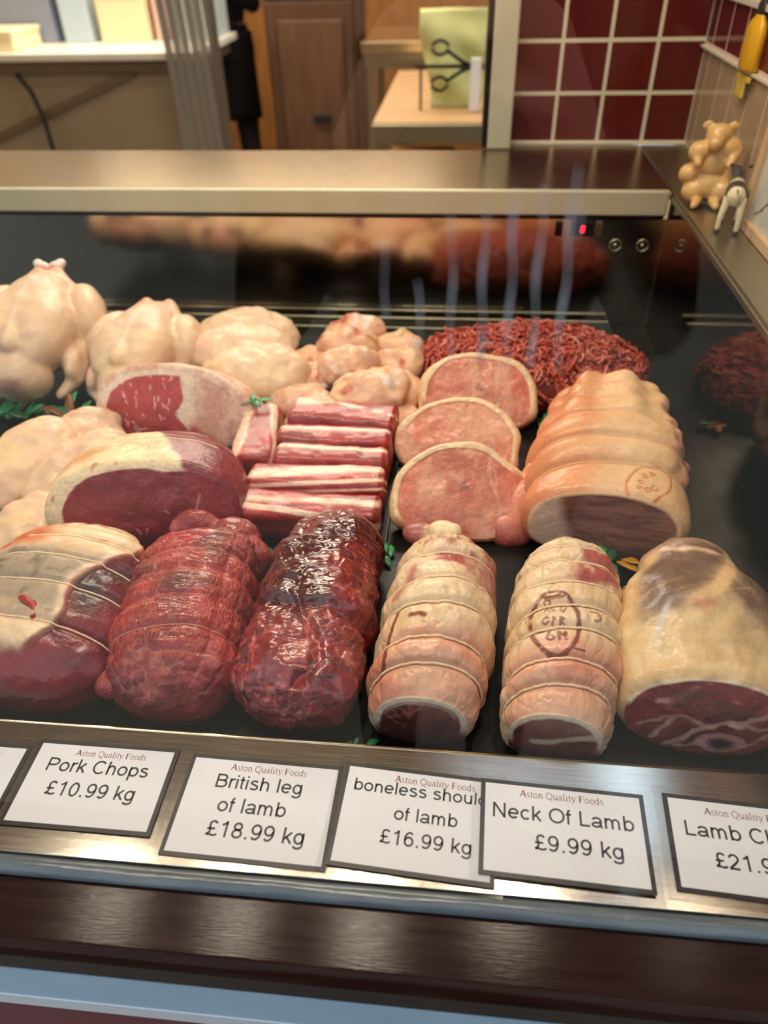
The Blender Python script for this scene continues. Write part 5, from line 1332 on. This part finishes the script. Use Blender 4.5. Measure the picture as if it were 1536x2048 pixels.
gp = thing('added_glow_panel', 'added pale blue glowing panel high on the tiled wall for the ledge reflection', 'lamp', (.4825, 1.00, 1.80), 0)
MB().box((-.05, -.25, -.21), (0, .25, .21), .008).build('housing', MT['whitep'], gp)
MB().box((-.054, -.22, -.18), (-.0505, .22, .18)).build('glowing_panel', MT['added_glow'], gp)  # added out of view to give the steel ledge a pale blue reflection

# ------------------------------------------------------------------ people
def person(label, loc, rz, pose, apron, shirt='shirt'):
    p = thing('person', label, 'person', loc, rz)
    sh, el, wr_, hd = pose['shoulder'], pose['elbow'], pose['wrist'], 1.0
    b = MB()
    b.ball((0, .01, 1.60), (.074, .094, .112)).ball((0, .055, 1.555), (.052, .05, .06)).limb((0, -.01, 1.42), (0, 0, 1.53), .055, .05)
    b.ball((0, .105, 1.59), (.014, .020, .018)).ball((0, .09, 1.545), (.026, .016, .008))
    for q in (-1, 1):
        b.ball((q * .076, 0, 1.595), (.012, .022, .032)); b.ball((q * .032, .088, 1.615), (.014, .010, .009))
    b.ball((0, 0, 1.22), (.165, .105, .26)).ball((0, 0, 1.0), (.165, .115, .13)).limb((-.16, 0, 1.39), (.16, 0, 1.39), .065, .065)
    for q in (-1, 1):
        b.limb((q * .10, 0, .95), (q * .105, .01, .50), .088, .058).limb((q * .105, .01, .50), (q * .11, -.01, .10), .055, .038).limb((q * .11, -.02, .05), (q * .12, .14, .035), .042, .034)
        s, e, w = Vector((q * .185, 0, 1.38)), Vector((q * el[0], el[1], el[2])), Vector((q * wr_[0], wr_[1], wr_[2]))
        b.limb(s, e, .052, .040).limb(e, w, .038, .026)
        d = (w - e).normalized(); sidev = Vector((-q, 0, 0)) if abs(d.x) < .7 else Vector((0, 0, 1)); sidev = (sidev - d * sidev.dot(d)).normalized(); nv = d.cross(sidev)
        b.limb(w, w + d * .07, .030, .034)
        for i, ln in enumerate((.068, .078, .072, .056)):
            k = w + d * .085 + nv * (.018 * (i - 1.5)); k2 = k + (d * .8 + sidev * .5) * ln * .5; k3 = k2 + (d * .3 + sidev * .9) * ln * .5
            b.limb(k, k2, .0095, .0088, 8).limb(k2, k3, .0086, .0070, 8)
        t0 = w + d * .025 - nv * .028; b.limb(t0, t0 - nv * .02 + d * .03 + sidev * .012, .011, .010, 8).limb(t0 - nv * .02 + d * .03 + sidev * .012, t0 - nv * .018 + d * .055 + sidev * .03, .010, .008, 8)
    me = fuse(b, .0075, 3); me.materials.append(MT['skin']); body = link(bpy.data.objects.new('body', me), p)
    c = MB().ball((0, 0, 1.20), (.178, .118, .27)).limb((-.16, 0, 1.385), (.16, 0, 1.385), .074, .074).ball((0, 0, 1.0), (.172, .122, .10))
    for q in (-1, 1):
        s, e, w = Vector((q * .185, 0, 1.38)), Vector((q * el[0], el[1], el[2])), Vector((q * wr_[0], wr_[1], wr_[2]))
        c.limb(s, e, .062, .050).limb(e, e + (w - e) * .8, .048, .038)
    me = fuse(c, .010, 4); me.materials.append(MT[shirt]); link(bpy.data.objects.new('shirt', me), p)
    c = MB().ball((0, 0, .98), (.176, .124, .12))
    for q in (-1, 1): c.limb((q * .10, 0, .93), (q * .105, .01, .50), .096, .070).limb((q * .105, .01, .50), (q * .11, -.01, .09), .068, .058)
    me = fuse(c, .010, 4); me.materials.append(MT['trouser']); link(bpy.data.objects.new('trousers', me), p)
    for q in (-1, 1):
        c = MB().limb((q * .11, -.03, .052), (q * .122, .17, .044), .050, .042).box((q * .116 - .05, -.08, 0), (q * .116 + .05, .20, .02), .01)
        me = fuse(c, .006, 3); me.materials.append(MT['shoe']); link(bpy.data.objects.new('shoe', me), p)
    c = MB().ball((0, -.012, 1.625), (.082, .100, .098)).ball((0, -.05, 1.57), (.07, .06, .07)); me = fuse(c, .006, 3)
    me.materials.append(MT['hair']); ho = link(bpy.data.objects.new('hair', me), p)
    if apron:
        v, f = [], []
        for i, z in enumerate(np.linspace(1.30, .56, 16)):
            wd = .8 if z > 1.05 else 1.45
            for j in range(21):
                a = (j / 20 - .5) * 2 * wd + PI / 2; rx = .196 + .03 * (1.05 - z) * (z < 1.05); ry = .142 + .05 * (1.05 - z) * (z < 1.05)
                v.append((rx * math.cos(a), ry * math.sin(a) + .006 * math.sin(j * 1.9) * (z < .9), z))
        for i in range(15):
            for j in range(20): f.append((i * 21 + j, i * 21 + j + 1, (i + 1) * 21 + j + 1, (i + 1) * 21 + j))
        o = mesh_obj('apron', v, f, MT['cloth_black'], p); so = o.modifiers.new('s', 'SOLIDIFY'); so.thickness = .006
    return p
person('person in a black apron and charcoal trousers standing beside the strip curtain', (-1.455, 5.0, 0), rad(172), dict(shoulder=0, elbow=(.23, .04, 1.14), wrist=(.09, .25, 1.27)), True)
person('person in dark clothes outside the window with both hands raised', (0, -.36, 0), 0, dict(shoulder=0, elbow=(.23, .06, 1.12), wrist=(.085, .17, 1.36)), False)
